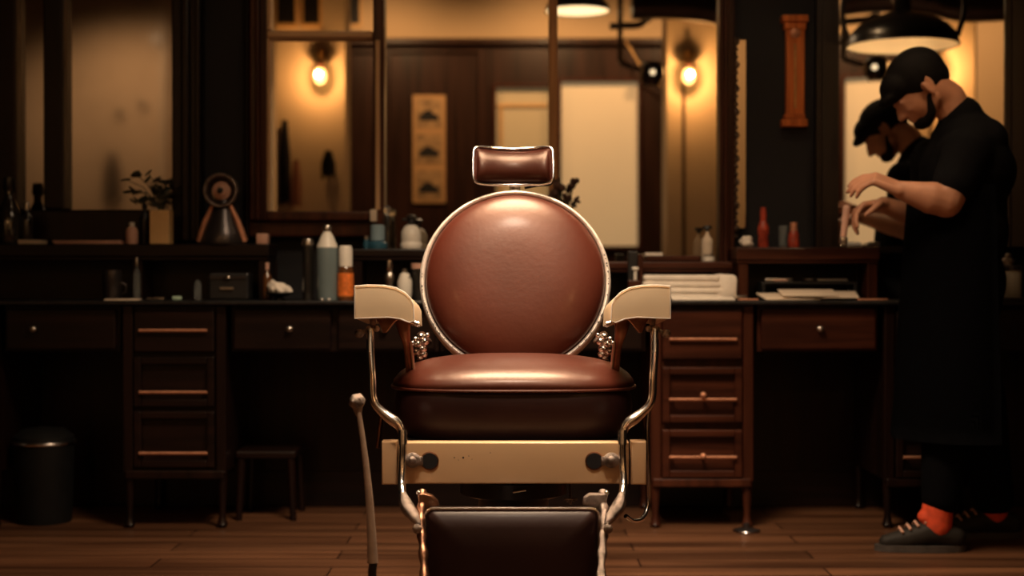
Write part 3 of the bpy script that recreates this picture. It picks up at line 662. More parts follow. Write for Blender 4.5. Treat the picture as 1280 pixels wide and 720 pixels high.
# items below the middle shelf, in front
bottle(487,372,325,13,5.14,ZW,[[(.9,0),(1,.05),(.6,.2),(.5,.35),(.9,.5),(.9,.62),(.5,.7)],[(.5,.7),(.7,.8),(.5,1)]],['silver','chrome'],'turned silver shaker left of the white spotted bottle','shaker','shaker')
bottle(506,372,336,18,5.12,ZW,[[(.8,0),(1,.25),(1,.6),(.6,.85),(.3,.88)],[(.35,.88),(.35,1)]],['plastic_w','silver'],'small round white bottle with black dots behind the left armrest')
wb=[o for o in bpy.data.objects if 'black dots' in o.get('label','')][0]; c=Vector(wb['_o']); g=G()
for k in range(5): g.sph(c+Vector((.018*math.sin(.3+k*.22),-.018*math.cos(.3+k*.22)-.004,.03+.013*k)),.004,8)
g.done('dots','void',wb)
bottle(524,372,329,20,5.17,ZW,[[(.95,0),(1,.03),(1,.85)],[(1.02,.85),(1.02,1)]],['darkglass','pink'],'dark jar with a pinkish lid between the white bottle and the chair back','glass_jar','jar')
# dried flowers behind the headrest
c=Vector((X(700,5.3),5.3,ZM)); t=thing('vase_of_dried_flowers',c,'vase of dark dried flower heads peeping out right of the headrest','flowers')
G().lathe([(.03,0),(.045,.03),(.04,.09),(.018,.13),(.022,.15)],c,24).done('vase','darkglass',t)
g=G(); h=G()
for (px,py,r) in ((717,230,.020),(699,236,.026),(690,243,.02),(708,246,.018),(722,250,.012),(696,226,.014)):
    e=at(px,py,5.3); g.tube([c+Vector((0,0,.12)),(c+e)/2+Vector((.01,0,.08)),e],.003,6)
    for k in range(7): h.sph(e+Vector((random.uniform(-r,r)*.7,random.uniform(-r,r)*.7,random.uniform(-r,r)*.7)),r*.55,8)
g.done('stems','leaf',t); h.done('flower_heads',mat('dried_brown_petals',(.06,.025,.015),.8),t)
# things right of chair on the middle shelf
c=Vector((X(794,5.12),5.12,ZW)); t=thing('tool_stand',c,'dark upright tool stand with reddish wooden racks behind the right armrest','stand')
G().box((X(785,5.14),5.13,ZW),(X(797,5.14),5.17,Z(314,5.14)),.003).done('back_post','plastic_b',t,smooth=False)
G().box((X(797,5.14),5.12,ZW),(X(803,5.14),5.17,Z(318,5.14)),.003).done('side_post','redwood_v',t,smooth=False)
G().box((X(785,5.1),5.08,ZW),(X(799,5.1),5.125,Z(350,5.1)),.005).done('foot_block','redwood',t,smooth=False)
G().sph((X(794,5.1),5.1,Z(336,5.1)),(.014,.012,.008),12).cone((X(794,5.1),5.1,Z(338,5.1)),(X(794,5.1),5.1,Z(350,5.1)),.006).done('razor_head','plastic_w',t)
G().box((X(804,5.14),5.12,ZW+.0005),(X(806,5.14),5.13,ZW+.001)).b.free()
a=X(806,5.25); b=X(876,5.25); t=thing('wooden_tray',Vector(((a+b)/2,5.3,ZM)),'low reddish wooden tray on the shelf below the right mirror pane','tray')
G().box((a,5.25,ZM),(b,5.34,ZM+.006),.002).box((a,5.25,ZM),(b,5.256,ZM+.022),.002).box((a,5.334,ZM),(b,5.34,ZM+.022),.002).box((a,5.25,ZM),(a+.006,5.34,ZM+.022),.002).box((b-.006,5.25,ZM),(b,5.34,ZM+.022),.002).done('tray','redwood',t,smooth=False)
o=G().box((X(805,5.3),5.27,ZM+.0065),(X(826,5.3)+.0,5.33,Z(320,5.3)),.003).done('card_box','redwood',smooth=False); tag(o,'reddish box with pale lid standing in the wooden tray','box')
G().box((X(804,5.3)+.006,5.268,Z(320,5.3)),(X(827,5.3)+.001,5.332,Z(316,5.3)),.002).done('lid','white',o,smooth=False)
bottle(886,333,318,15,5.26,ZM,[[(.9,0),(1,.1),(1,.7)],[(.8,.7),(.8,1)]],['plastic_w','silver'],'short white jar on the shelf at the mirror edge','cream_jar','jar')
bottle(884,333,282,14,5.34,ZM,[BOD,[(.36,.84),(.36,.9),(.9,.92),(.7,1)]],['paper','plastic_b'],'pale slim bottle with a wide black top before the right mirror pane')
# white towels with a rolled end
t=thing('towel_stack',Vector((X(860,5.15),5.12,ZW)),'stack of white folded towels behind the right armrest','towel stack')
for k in range(4):
    G().rbox(Vector((X(852,5.12)+random.uniform(-.004,.004),5.135,ZW+.013+k*.0225)),(.295-.008*k,.15,.022),(0,0,-.02*k),.009).done('towel','white',t)
G().rbox(Vector((X(905,5.12),5.125,ZW+.0475)),(.078,.13,.092),(0,.05,.03),.018).done('rolled_towel','white',t)
o=G().rbox(Vector((X(878,5.02),5.012,ZW+.0075)),(.22,.06,.006),(.12,0,.03),.0015).done('paper_sheet','white'); tag(o,'flat white sheet on the worktop edge in front of the towels','paper')
# right shelf
bottle(954,309,259,15,5.29,ZRs,[[(.8,0),(.9,.04),(.8,.3),(.95,.34),(.95,.5),(.7,.6),(.55,.66)],[(.5,.66),(.55,.8),(.45,1)]],['red','red'],'tall red patterned bottle on the shelf below the oak plaque')
bottle(992,309,278,15,5.27,ZRs,[[(.85,0),(.95,.06),(.95,.3),(.8,.4),(.9,.5),(.6,.66)],[(.6,.66),(.6,1)]],['red','copper'],'shorter red and orange patterned bottle on the right shelf')
bottle(979,309,282,12,5.32,ZRs,[[(.8,0),(1,.05),(1,1),(.92,1),(.9,.1),(.01,.08)]],['clear'],'clear drinking glass between the two red bottles','drinking_glass','glass',('body',))
g=G(); c=Vector((X(936,5.28),5.28,ZRs+.012))
for k in range(10): g.sph(c+Vector((random.uniform(-.022,.022),random.uniform(-.02,.02),random.uniform(0,.024))),(.015,.012,.012),10)
o=g.done('crumpled_cloth','white'); tag(o,'crumpled white cloth on the right shelf by the strip mirror','cloth'); o.location.z = ZRs+.0; 
rm=o.modifiers.new('r','REMESH'); rm.mode='VOXEL'; rm.voxel_size=.004; rm.use_smooth_shade=True
for px,w,l in ((1066,20,'small white cream tube lying on the shelf before the right mirror'),(1091,16,'dim silver cream tube lying at the shelf end beside the barber')):
    a=X(px-w/2,5.27); b=X(px+w/2,5.27); t=thing('cream_tube',Vector(((a+b)/2,5.27,ZRs)),l,'tube')
    G().tube([(a+.008,5.27,ZRs+.011),(b-.006,5.27,ZRs+.011),(b,5.27,ZRs+.011)],[.011,.009,.008],14).done('body','plastic_w' if px<1080 else 'silver',t)
    G().cone((a,5.27,ZRs+.011),(a+.009,5.27,ZRs+.011),.007,.007,14).done('cap','silver',t)
# right cubby
for k,(p0,p1,l) in enumerate(((956,990,'silver clippers with a pink grip on the rack under the right shelf'),(1004,1059,'long silver scissors on the rack under the right shelf'))):
    a,b=X(p0,5.27),X(p1,5.27); z=Z(351.5,5.27); t=thing('hair_clippers' if k==0 else 'scissors',Vector(((a+b)/2,5.27,z)),l,'clippers' if k==0 else 'scissors')
    if k==0: G().box((a,5.255,z-.002),(b,5.285,z+.011),.004).done('body','silver',t); G().box((a+.03,5.252,z),(b-.02,5.256,z+.007),.001).done('grip','pink',t)
    else:
        for sg in (-1,1):
            G().tube([(a+.05,5.27,z+.005),(b,5.27+sg*.006,z+.005+sg*.002)],[.004,.003],8).done('blade','silver',t)
            q=Vector((a+.022,5.27+sg*.014,z+.006)); G().tube([q+Vector((.017*math.cos(2*PI*i/20),.011*math.sin(2*PI*i/20),0)) for i in range(21)],.003,8).tube([q+Vector((.016,0,0)),(a+.052,5.27,z+.005)],.003,8).done('finger_loop','silver',t)
z=Z(351.5,5.27)-.003
t=thing('tool_rack',Vector((X(1010,5.27),5.3,ZW)),'black two-legged rack holding clippers and scissors under the right shelf','rack')
G().box((X(950,5.27),5.24,z-.008),(X(1070,5.27),5.34,z),.002).done('rack_top','plastic_b',t,smooth=False)
for p in (953,1067): G().box((X(p,5.27)-.006,5.24,ZW+.0005),(X(p,5.27)+.006,5.34,z-.008),.002).done('leg','plastic_b',t,smooth=False)
for k,(p,w,r,l) in enumerate(((985,.2,.12,'cream sheet fanned out to the left on the worktop under the rack'),(1010,.2,-.02,'cream sheet on top of the fanned papers under the rack'),(1036,.2,-.14,'cream sheet fanned out to the right on the worktop under the rack'))):
    zz = ZW+.0015+.0065*(0,2,1)[k]
    o=G().rbox(Vector((X(p,5.1),5.1,zz+.0125)),(w,.13,.004),(.16,0,r),.0012).done('paper_sheet','paper'); tag(o,l,'paper')
o=G().rbox(Vector((X(925,5.08),5.08,ZW+.01)),(.05,.03,.018),(0,0,.2),.006).done('hair_clip','silver'); tag(o,'small silver clip on the worktop between towels and papers','clip')
o=G().rbox(Vector((X(1090,5.04),5.04,ZW+.004)),(.11,.03,.006),(0,0,0),.002).done('comb','copper'); tag(o,'flat copper-toned comb on the worktop edge right of the papers','comb')
o=G().rbox(Vector((X(935,5.04),5.035,ZW+.004)),(.07,.025,.006),(0,0,.05),.002).done('comb','copper'); tag(o,'copper-toned comb on the worktop edge left of the papers','comb')
# right edge group
YE=5.12
bottle(1263,376,338,26,YE,ZW,[[(.95,0),(1,.03),(1,.92),(.9,1)]],['grey_can'],'grey ribbed canister on the worktop right of the barber','canister','canister',('body',))
cn=bpy.data.objects['canister']; c=Vector(cn['_o'])
zt3=Z(338,YE); G().lathe([(.04,0),(.04,.014),(.034,.02)],Vector((c.x,c.y,zt3)),28).done('lid','gunmetal',cn)
g=G()
for k in range(5): g.sph(Vector((c.x-.012+.012*math.cos(k*1.26),c.y-.01+.012*math.sin(k*1.26),zt3+.034)),.012,10)
g.sph(Vector((c.x-.012,c.y-.01,zt3+.052)),.012,10); g.cone((c.x-.012,c.y-.01,zt3+.016),(c.x-.012,c.y-.01,zt3+.04),.02,.012); o=g.done('silver_ornament','chrome_worn'); tag(o,'small knobbly silver ornament on top of the grey canister','ornament')
for k,(py) in enumerate((0,)):
    o=G().rbox(Vector((X(1268,5.02),5.02,ZW+.006)),(.12,.05,.01),(0,0,0),.002).done('notebook','gunmetal',smooth=False); tag(o,'thin grey notebook at the worktop edge before the canister','notebook')

# ------------------------------------------------------------------ floor things
c=at(40,648,5.02); c.z=0; rb=38/(F/5.0); t=thing('waste_bin',Vector((c.x,5.15,0)),'round black waste bin with a bright chrome rim under the left drawer','bin')
hb=Z(550,5.02); y_=5.15
G().lathe([(rb*.9,0),(rb*.92,.01),(rb*1.0,hb-.03),(rb*.97,hb-.03),(rb*.88,.015),(.001,.012)],Vector((c.x,y_,0)),40,cap=False).done('body','bin_black',t)
G().tube([Vector((c.x+rb*math.cos(a),y_+rb*math.sin(a),hb-.022)) for a in [2*PI*k/48 for k in range(49)]],.007,8).done('rim','chrome',t)
G().lathe([(rb*1.02,hb-.018),(rb*1.0,hb),(rb*.7,hb+.025),(.01,hb+.035)],Vector((c.x,y_,0)),40).done('lid','bin_black',t)
# low stool in the kneehole
c=Vector((X(336,5.3),5.28,0)); zs=Z(562,5.2); t=thing('low_stool',c,'low dark wooden stool tucked in the kneehole beside the left cabinet','stool')
G().box((c.x-.10,c.y-.12,zs-.03),(c.x+.12,c.y+.12,zs),.008).done('seat','mahogany',t,smooth=False)
for sx in (-.08,.10):
    for sy in (-.1,.1): G().cone((c.x+sx*1.1,c.y+sy*1.1,0),(c.x+sx,c.y+sy,zs-.03),.012,.016).done('leg','mahogany_v',t)
# caster of the right cabinet leg
c=Vector((X(930),YC-.06,0)); t=thing('door_stop',c,'flat round chrome foot on the floor below the red cabinet','floor stop')
G().lathe([(.045,0),(.045,.006),(.03,.012),(.012,.014),(.012,.03),(.001,.032)],c,28).done('plate','gunmetal',t)
G().tube([c+Vector((.045*math.cos(2*PI*k/28),.045*math.sin(2*PI*k/28),.005)) for k in range(29)],.003,6).done('ring','chrome',t)

# ================================================================== barber chair
exec_chair = True
CH = thing('barber_chair', Vector((0.01,3.45,0)), 'vintage barber chair with round oxblood leather back and cream enamel arms', 'barber chair')
def Cp(px,py,Y): return at(px,py,Y)
# --- seat
def superloop(cx, cy, hx, hy, z, n=64, e=3.2, fx=1):
    out=[]
    for k in range(n):
        a=2*PI*k/n; ca,sa=math.cos(a),math.sin(a)
        out.append(Vector((cx+hx*math.copysign(abs(ca)**(2/e),ca), cy+hy*math.copysign(abs(sa)**(2/e),sa), z)))
    return out
def stack(loops, captop=True):
    b=bmesh.new(); R_=[[b.verts.new(p) for p in l] for l in loops]; n=len(loops[0])
    for i in range(len(R_)-1):
        for k in range(n): b.faces.new((R_[i][k],R_[i][(k+1)%n],R_[i+1][(k+1)%n],R_[i+1][k]))
    b.faces.new(R_[0][::-1]); b.faces.new(R_[-1])
    return b
YS0 = 3.20; cxs = Cp(642,488,YS0).x; zs1 = Cp(642,488,YS0).z; hx=155.5/(F/(YS0+.10)); cyS = YS0+.245; hyS=.245
def dome(z0, H, hx, hy, cy, N=9, e0=3.6, e1=2.2, ztilt=0):
    L=[]
    for i in range(N):
        t=i/(N-1); a=t*PI/2*.97; s=math.cos(a)**.62 if i<N else 0
        L.append(superloop(cxs, cy, hx*s, hy*s, z0+H*math.sin(a), e=e0+(e1-e0)*t))
    return L
Ls = [superloop(cxs,cyS,hx*.985,hyS*.985,zs1-.004,e=3.6)] + dome(zs1,.068,hx,hyS,cyS)
o=G().add(stack(Ls)).done('seat_cushion','leather',CH,auto=False); 
zs0 = Cp(642,553,YS0).z
prof=[(.90,0),(.925,.01),(.955,.035),(.975,.07),(.965,.095),(.95,.110),(.94,zs1-zs0-.003)]
o=G().add(stack([superloop(cxs,cyS,hx*k,hyS*(k+.02),zs0+h,e=4.2) for k,h in prof])).done('seat_base','leather_shaded',CH,auto=False)
lp=superloop(cxs,cyS,hx*1.0,hyS*1.0,zs1-.002,e=3.6); G().tube(lp+[lp[0]],.0035,8).done('piping','leather',CH)
# --- cream cross bar
YBR=3.14
def cprism(pts,Y,y0,y1,bev=0):
    return G().prism([(Cp(a,b,Y).x,Cp(a,b,Y).z) for a,b in pts],y0,y1,bev)
bar=cprism([(498,553),(786,553),(786,605),(498,605)],YBR,YBR,YBR+.04,.004).done('front_rail','enamel_bar',CH)
for a,b,l in ((477,496,'l'),(789,808,'r')): cprism([(a,552),(b,552),(b,606),(a,606)],YBR+.006,YBR+.006,YBR+.05,.004).done('side_rail','enamel_bar',CH)
G().box((Cp(500,0,YBR+.1).x,YBR+.04,Cp(0,603,YBR).z),(Cp(784,0,YBR+.1).x,YBR+.36,Cp(0,556,YBR).z+.0)).done('seat_frame','iron',CH,smooth=False)
G().tube([(Cp(480,605,YBR+.02).x,YBR+.2,Cp(0,575,YBR+.2).z),(Cp(806,605,YBR+.02).x,YBR+.2,Cp(0,575,YBR+.2).z)],.012).done('cross_axle','iron',CH)
YA=YBR-.002
for cx_,sg in ((537,1),(743,-1)):
    c=Cp(cx_,576,YBR); G().lathe([(.0205,0),(.0205,.003),(.018,.004),(.0175,.0015),(.001,.0015)],c,32,RX).done('slot_ring','enamel_bar' if False else 'bronze',CH)
    G().lathe([(.0175,0),(.0175,.0035),(.001,.0035)],c+Vector((0,-.001,0)),28,RX).done('slot_hole','void',CH)
    q=G(); a_=Cp(cx_-sg*8,576,YA); b__=Cp(cx_-sg*30,576,YA)
    q.box((a_.x,YA-.006,a_.z-.010),(b__.x,YA,a_.z+.010),.003); 
    c2=Cp(cx_-sg*21,575,YA-.006); q.lathe([(.017,0),(.017,.006),(.012,.009),(.001,.009)],c2,20,RX); q.sph(c2+Vector((0,-.010,.001)),(.009,.006,.009),14)
    q.done('adjusting_bolt','chrome_worn',CH)
for k,(x,y,r) in enumerate(((568,572,.0013),(579,572,.0022),(586,570,.001),(573,575,.0008),(590,574,.0008),(613,566,.0009))):
    G().lathe([(r,0),(r,.0006),(.0001,.0006)],Cp(x,y,YBR),10,RX).done('paint_chip','void',CH)
# --- chrome side frames (left traced, right mirrored around the axis px 642)
def side(s, px): return px if s<0 else 1284-px+ (0)
for s in (-1,1):
    K=lambda px,py,Y: Cp(px if s<0 else 1281.5-px, py, Y)
    # outer hand-lever bar: from below the pad down, S-bend in, over the rail, to the foot rest
    path=[K(463,412,3.20),K(463,440,3.18),K(465,470,3.16),K(466,495,3.15),K(471,508,3.145),K(485,521,3.14),K(497,530,3.135),K(502,540,3.13),K(503.5,555,3.125),K(503,580,3.12),K(502,605,3.10),K(504,622,3.07),K(510,637,3.04),K(518,648,3.0)]
    sp=smoothpath(path,6); n=len(sp); rs=[]
    for i in range(n):
        t_=i/(n-1); r=.0088+.0035*math.exp(-((t_-.42)/.07)**2)+.004*math.exp(-((t_-.9)/.06)**2)
        rs.append(r)
    G().tube(sp,rs,14,flat=1.0).done('side_bar','chrome',CH)
    # groove line along the bar
    G().tube([p+Vector((0,-rs[i]*.86,0)) for i,p in enumerate(sp[6:40],0)],.0022,6).done('groove','bronze',CH)
    # sleeve and cast knuckle
    G().tube([K(503.5,538,3.128),K(503.7,556,3.122)],.0105,14).done('sleeve','chrome',CH)
    G().tube(smoothpath([K(504,618,3.06),K(509,634,3.03),K(517,645,3.0),K(524,656,2.985)],5),[.008,.009,.011,.013,.0145,.0155,.0155,.015,.014,.013,.0125,.012,.0105,.009,.007,.005],12).done('knuckle','chrome_worn',CH)
    # top pivot with thumb nut
    g=G(); a=K(462,412,3.2); b=K(449,417,3.2); g.tube([a,b],.005,10); g.sph(b,(.011,.011,.010),14); g.sph(a,(.010,.009,.009),12); g.sph(K(471,411,3.2),.007,10); g.cone(K(466,408,3.2),K(466,398,3.21),.006,.008)
    g.done('pivot_nut','chrome_worn',CH)
    # second thin rod behind on the outer side
    G().tube(smoothpath([K(477,520,3.42),K(475,535,3.42),K(472,560,3.42)]),.006,10).done('rear_link','bronze',CH)
    # bracket under the pad
    g=G().prism([(K(p,q,3.24).x,K(p,q,3.24).z) for p,q in ((468,396),(502,396),(494,402),(483,416),(479,416),(474,404))],3.235,3.27,.003); g.done('pad_bracket','bronze',CH)
    # inner arm post
    ip=smoothpath([K(503,396,3.30),K(505,412,3.30),K(508,428,3.31),K(510,446,3.32),K(512,470,3.33),K(513,500,3.34)],5)
    n2=len(ip); G().tube(ip,[ .021-.0125*min(1,(i/(n2-1))*2.2) for i in range(n2)],14).done('arm_post','bronze',CH)
    G().tube([p+Vector((-s*.011,-.004,0)) for p in smoothpath([K(508,428,3.31),K(510,446,3.32),K(512,470,3.33)])],.0035,8).done('arm_rod','chrome',CH)
    # cast gear between arm and back
    g=G(); random.seed(5)
    for (p,q,r) in ((526,421,.011),(531,427,.011),(523,430,.012),(528,436,.012),(521,440,.010),(529,443,.010),(516,429,.008),(511,430,.007),(525,448,.008),(534,419,.007),(519,424,.008)):
        c=K(p,q,3.5); g.sph(c,(r,r*1.1,r*.9),10)
        g.lathe([(r*.55,0),(r*.55,r*1.2),(r*.3,r*1.4)],c,8,RX)
    g.cone(K(527,420,3.5),K(536,427,3.62),.012,.008); g.cone(K(524,440,3.5),K(527,456,3.55),.009,.006)
    g.done('recline_ratchet','chrome',CH)
    G().tube([K(512,430,3.5),K(509,436,3.34)],.006,10).done('ratchet_pin','chrome',CH)
    G().tube(smoothpath([K(530,440,3.52),K(520,470,3.5),K(510,520,3.46)]),.011,10).done('back_bracket','iron',CH)
    # arm pad: cream enamel slab with a rounded shoulder towards the seat
    out=[(443.5,358),(460,356.5),(480,357),(495,360),(506,366),(513,373),(516.5,381),(517.5,401),(512,403),(500,398.5),(485,396.5),(443.5,398)]
    g=G().prism([(K(p,q,3.17).x,K(p,q,3.17).z) for p,q in out],3.17,3.46,.004)
    for v in g.b.verts:
        if v.co.y>3.3: v.co.z-=.022
    g.done('arm_pad','enamel',CH)
    G().tube([K(p,q,3.1685) for p,q in out+out[:1]],.0016,8).done('pad_edge_trim',M['pad_edge'],CH)
    G().cone(K(514,402,3.2),K(523,405,3.2),.004,.006).done('pad_stud','chrome',CH)
    # foot rest upright, cast
    xx=lambda p:p
    up=smoothpath([K(528,614,3.08),K(527,635,3.05),K(526,655,3.02),K(528,680,2.98),K(530,712,2.94),K(531,760,2.88)],6); n3=len(up)
    G().tube(up,[.009+.002*math.sin(i*1.3) for i in range(n3)],12).done('footrest_upright','chrome_worn' if s>0 else 'bronze',CH)
    if s<0: pts=[(523,617),(530,616),(540,619),(547,626),(549,632),(538,633),(531,640),(527,650),(524,640)]
    else: pts=[(522,617),(545,617),(552,622),(553,630),(545,632),(538,634),(530,642),(526,640)]
    G().prism([(K(p,q,3.06).x,K(p,q,3.06).z) for p,q in pts],3.05,3.075,.003).done('hinge_bracket','bronze' if s<0 else 'chrome_worn',CH)
    G().sph(K(523,616,3.05),.005,10).done('hinge_stud','chrome',CH)
    G().lathe([(.010,0),(.010,.012),(.005,.015)],K(522,660,2.99),16,RX).done('hinge_bolt','chrome_worn',CH)
# --- right hand U hook
G().tube(smoothpath([Cp(812,500,3.4),Cp(809,540,3.4),Cp(811,600,3.4),Cp(810,630,3.4),Cp(804,647,3.38),Cp(792,651,3.36),Cp(782,645,3.34)]),.0055,10).done('brake_handle','chrome',CH)
# --- back rest
RT = math.radians(17)
bc = Vector((Cp(644,351,3.72).x, 3.72, Cp(644,351,3.72).z)); RB = 119.5/(F/3.72)
MB = Matrix.Translation(bc) @ Matrix.Rotation(-RT,4,'X') @ RX       # lathe axis: towards the sitter
MBr = Matrix.Rotation(-RT,4,'X') @ RX
rc = RB-.015
prof=[(rc*.9,-.03),(rc,-.015),(rc*1.0,.006)]
for k in range(1,15):
    t_=k/14; prof.append((rc*math.cos(t_*PI/2)**.60 if t_<1 else .0005, .006+.050*math.sin(t_*PI/2)))
G().lathe(prof,bc,72,MBr).done('back_cushion','leather',CH,auto=False)
G().lathe([(RB-.004,-.034),(RB,-.030),(RB,.004),(RB-.0012,.008),(RB-.004,.0115),(RB-.0068,.0127),(RB-.0096,.0115),(RB-.0124,.008),(RB-.0135,.004),(RB-.0135,-.030)],bc,96,MBr,cap=False).done('back_ring',mat('satin_nickel_ring',(.80,.70,.62),.42,.6,.18,60,bump=.2),CH)
G().lathe([(.001,-.04),(RB-.006,-.036),(RB-.006,-.026),(.001,-.026)],bc,72,MBr,cap=False).done('back_shell','enamel',CH)
random.seed(3)
g=G()
for k in range(60):
    a=random.choice((random.uniform(-1.2,.3),random.uniform(3.0,4.3))); q=MB@Vector((math.cos(a)*(RB-.006),-math.sin(a)*0+0,0)); 
    q=bc+(MBr@Vector((math.cos(a)*(RB-.0068),-math.sin(a)*(RB-.0068)*-1,.0128))); g.sph(q,random.uniform(.0008,.002),6)
g.done('pitting','void',CH)
# back support arms
for s in (-1,1):
    q0=bc+(MBr@Vector((s*.13,-.16,-.04))); G().tube(smoothpath([q0,Vector((bc.x+s*.16,3.66,.60)),Vector((bc.x+s*.17,3.5,.53))]),.012,10).done('back_stay','iron',CH)
# --- head rest
YH=3.82; hc=Cp(641.5,207,YH); wH=99/(F/YH)/2; hH=50/(F/YH)/2
def pad(hx_,hz,dep,back,N=28,K=14):
    b=bmesh.new(); rows=[]
    for i in range(K+1):
        v=-1+2*i/K; row=[]
        for j in range(N+1):
            u=-1+2*j/N
            bul=(max(0,1-abs(u)**7))**.5*(max(0,1-abs(v)**2.1))**.5
            curve=.030*u*u                 # ends come forward, concave
            row.append(b.verts.new((hc.x+u*hx_, YH-dep*bul-curve*1.0+back, hc.z+v*hz-.010*(1-u*u)*(v>0)*v)))
            row[-1].co.y += (row[-1].co.z-hc.z)*.36
        rows.append(row)
    for i in range(K):
        for j in range(N): b.faces.new((rows[i][j],rows[i][j+1],rows[i+1][j+1],rows[i+1][j]))
    return b
q=pad(wH*.975,hH*.95,.042,.0); bmesh.ops.solidify(q,geom=q.faces[:],thickness=-.02)
G().add(q).done('headrest_pad','leather',CH,auto=False)
fr=[]
for k in range(81):
    a=2*PI*k/80; e=7; ca,sa=math.cos(a),math.sin(a); u=math.copysign(abs(ca)**(2/e),ca); v=math.copysign(abs(sa)**(2/e),sa)
    fr.append(Vector((hc.x+u*wH, YH-.030*u*u-.012+v*hH*.36, hc.z+v*hH-.009*(1-u*u)*(v>0)*v)))
G().tube(fr,.0036,10).done('headrest_frame','chrome',CH)
fr2=[p+Vector((0.0,.03,-.0)) for p in fr]; 
b=bmesh.new(); A=[b.verts.new(p+Vector((0,.002,0))) for p in fr[:-1]]; B=[b.verts.new(p) for p in fr2[:-1]]
for k in range(80): b.faces.new((A[k],A[(k+1)%80],B[(k+1)%80],B[k]))
b.faces.new(B); bmesh.ops.recalc_face_normals(b,faces=b.faces[:]); G().add(b).done('headrest_shell','bronze',CH,auto=False)
G().box((Cp(637,0,3.86).x,3.80,Cp(0,241,3.8).z),(Cp(650,0,3.86).x,3.83,Cp(0,228,3.8).z),.002).done('headrest_post','chrome',CH)
G().tube([Vector((hc.x,3.815,Cp(0,238,3.8).z)),bc+(MBr@Vector((0,.12,-.045)))],.008,10).done('post_rod','chrome',CH)
G().tube(smoothpath([Cp(656,235,3.85),Cp(672,232,3.86),Cp(688,230,3.86),Cp(690,222,3.86)]),.0035,8).done('release_lever','iron',CH)
# --- foot rest panel (leans out toward the sitter's feet)
ZF1=Cp(640,634,3.05).z
def Fp(px,t):     # t 0 top .. 1 bottom
    a=Cp(px,633,3.03); w=(px-641.5)/F*3.03; return Vector((w, 3.03-.03*t, a.z-.33*t))
def fpanel(x0,x1,t0,t1,rad,off,th,m,name,bul=0):
    pts=[]
    cx0,cx1=Fp(x0,0).x,Fp(x1,0).x; L=.33
    def loop(inset,lift):
        out=[]
        corners=[(cx0+inset+rad,t0*L+inset+rad,PI,1.5*PI),(cx1-inset-rad,t0*L+inset+rad,1.5*PI,2*PI),(cx1-inset-rad,t1*L-inset-rad,0,.5*PI),(cx0+inset+rad,t1*L-inset-rad,.5*PI,PI)]
        for (x,y,a0,a1) in corners:
            for k in range(7):
                a=a0+(a1-a0)*k/6; u,v=x+rad*math.cos(a),y+rad*math.sin(a)
                d=Vector((0,-.03,-.33)).normalized(); nn=Vector((0,-.33,.03)).normalized()
                out.append(Vector((u,3.03,ZF1))+d*v+nn*(off+lift))
        return out
    return loop
lp=fpanel(533.5,749.5,0,1,.014,0,0,None,None)
G().tube((lambda l:l+[l[0]])(lp(0,.004)),.0032,8).done('footrest_frame','chrome',CH)
G().add(stack([lp(.002,-.02),lp(.001,0),lp(.006,.008),lp(.014,.017),lp(.04,.026),lp(.09,.029)])).done('footrest_pad','leather_shaded',CH,auto=False)
d=Vector((0,-.03,-.33)).normalized(); e=Vector((0,3.03,ZF1))+d*.34
G().box((-.20,e.y-.24,.035),(.20,e.y+.02,.06),.008).done('foot_plate','chrome_worn',CH)
for s in (-1,1): G().tube([Vector((s*.165,e.y+.01,e.z+.03)),Vector((s*.165,e.y-.03,.055))],.01).done('foot_strut','bronze',CH)
# --- pedestal
pc_=Vector((cxs,3.46,0))
G().lathe([(.33,0),(.335,.012),(.32,.028),(.22,.05),(.12,.075),(.09,.11),(.085,.14)],pc_,48).done('base_plate','enamel',CH)
G().lathe([(.075,.12),(.075,.30),(.085,.32),(.085,.38),(.06,.385),(.055,.44)],pc_,36).done('pump_column','iron',CH)
zz=Cp(0,628,3.3).z; z2=Cp(0,607,3.3).z
G().lathe([(.10,zz-.01),(.13,zz),(.13,z2-.004),(.10,z2)],pc_,36).done('swivel_collar','black',CH)
G().tube([pc_+Vector((.0,-.13,zz+.02)),pc_+Vector((.03,-.145,zz+.027))],.004).done('collar_latch','chrome',CH)
G().box((pc_.x-.14,3.3,.445),(pc_.x+.14,3.6,zs0-.001)).done('underframe','iron',CH,smooth=False)
g=G()
for (p,q) in ((709,626),(713,627),(717,626),(713,629)): g.sph(Cp(p,q,3.2),.003,8)
g.tube([Cp(705,624,3.2),Cp(722,624,3.2)],.0025,8); g.tube([Cp(713,624,3.2),Vector((Cp(713,624,3.2).x,3.3,.45))],.003,8); g.done('spring_clip','chrome_worn',CH)
# --- pump lever, standing free at the left
L0,L1=Cp(446.5,502,3.0),Cp(466,704,2.96)
pth=[L0.lerp(L1,k/12)+Vector((.006*math.sin(k/12*PI),0,0)) for k in range(13)]
G().tube(pth,[.0052+.0062*(k/12)**1.5 for k in range(13)],16).done('pump_lever','bronze' if False else 'brass',CH)
lv=bpy.data.objects['pump_lever']; lv.data.materials[0]=mat('worn_nickel',(.50,.36,.27),.42,.5,.15,30)
g=G(); g.sph(L0,.0165,20); 
for k in range(14):
    a=k*2.4; h=-1+2*(k+.5)/14; r=math.sqrt(1-h*h); g.sph(L0+Vector((r*math.cos(a),r*math.sin(a),h))*.0135,.005,8)
g.cone(L0+Vector((.001,0,-.012)),L0+Vector((.003,0,-.030)),.011,.006)
g.done('lever_knob','chrome_worn',CH)
G().tube(smoothpath([L1+Vector((0,.004,.002)),L1+Vector((.003,.03,-.05)),Vector((-.22,3.1,.12)),Vector((-.1,3.36,.10))]),.009,10).done('lever_link','iron',CH)

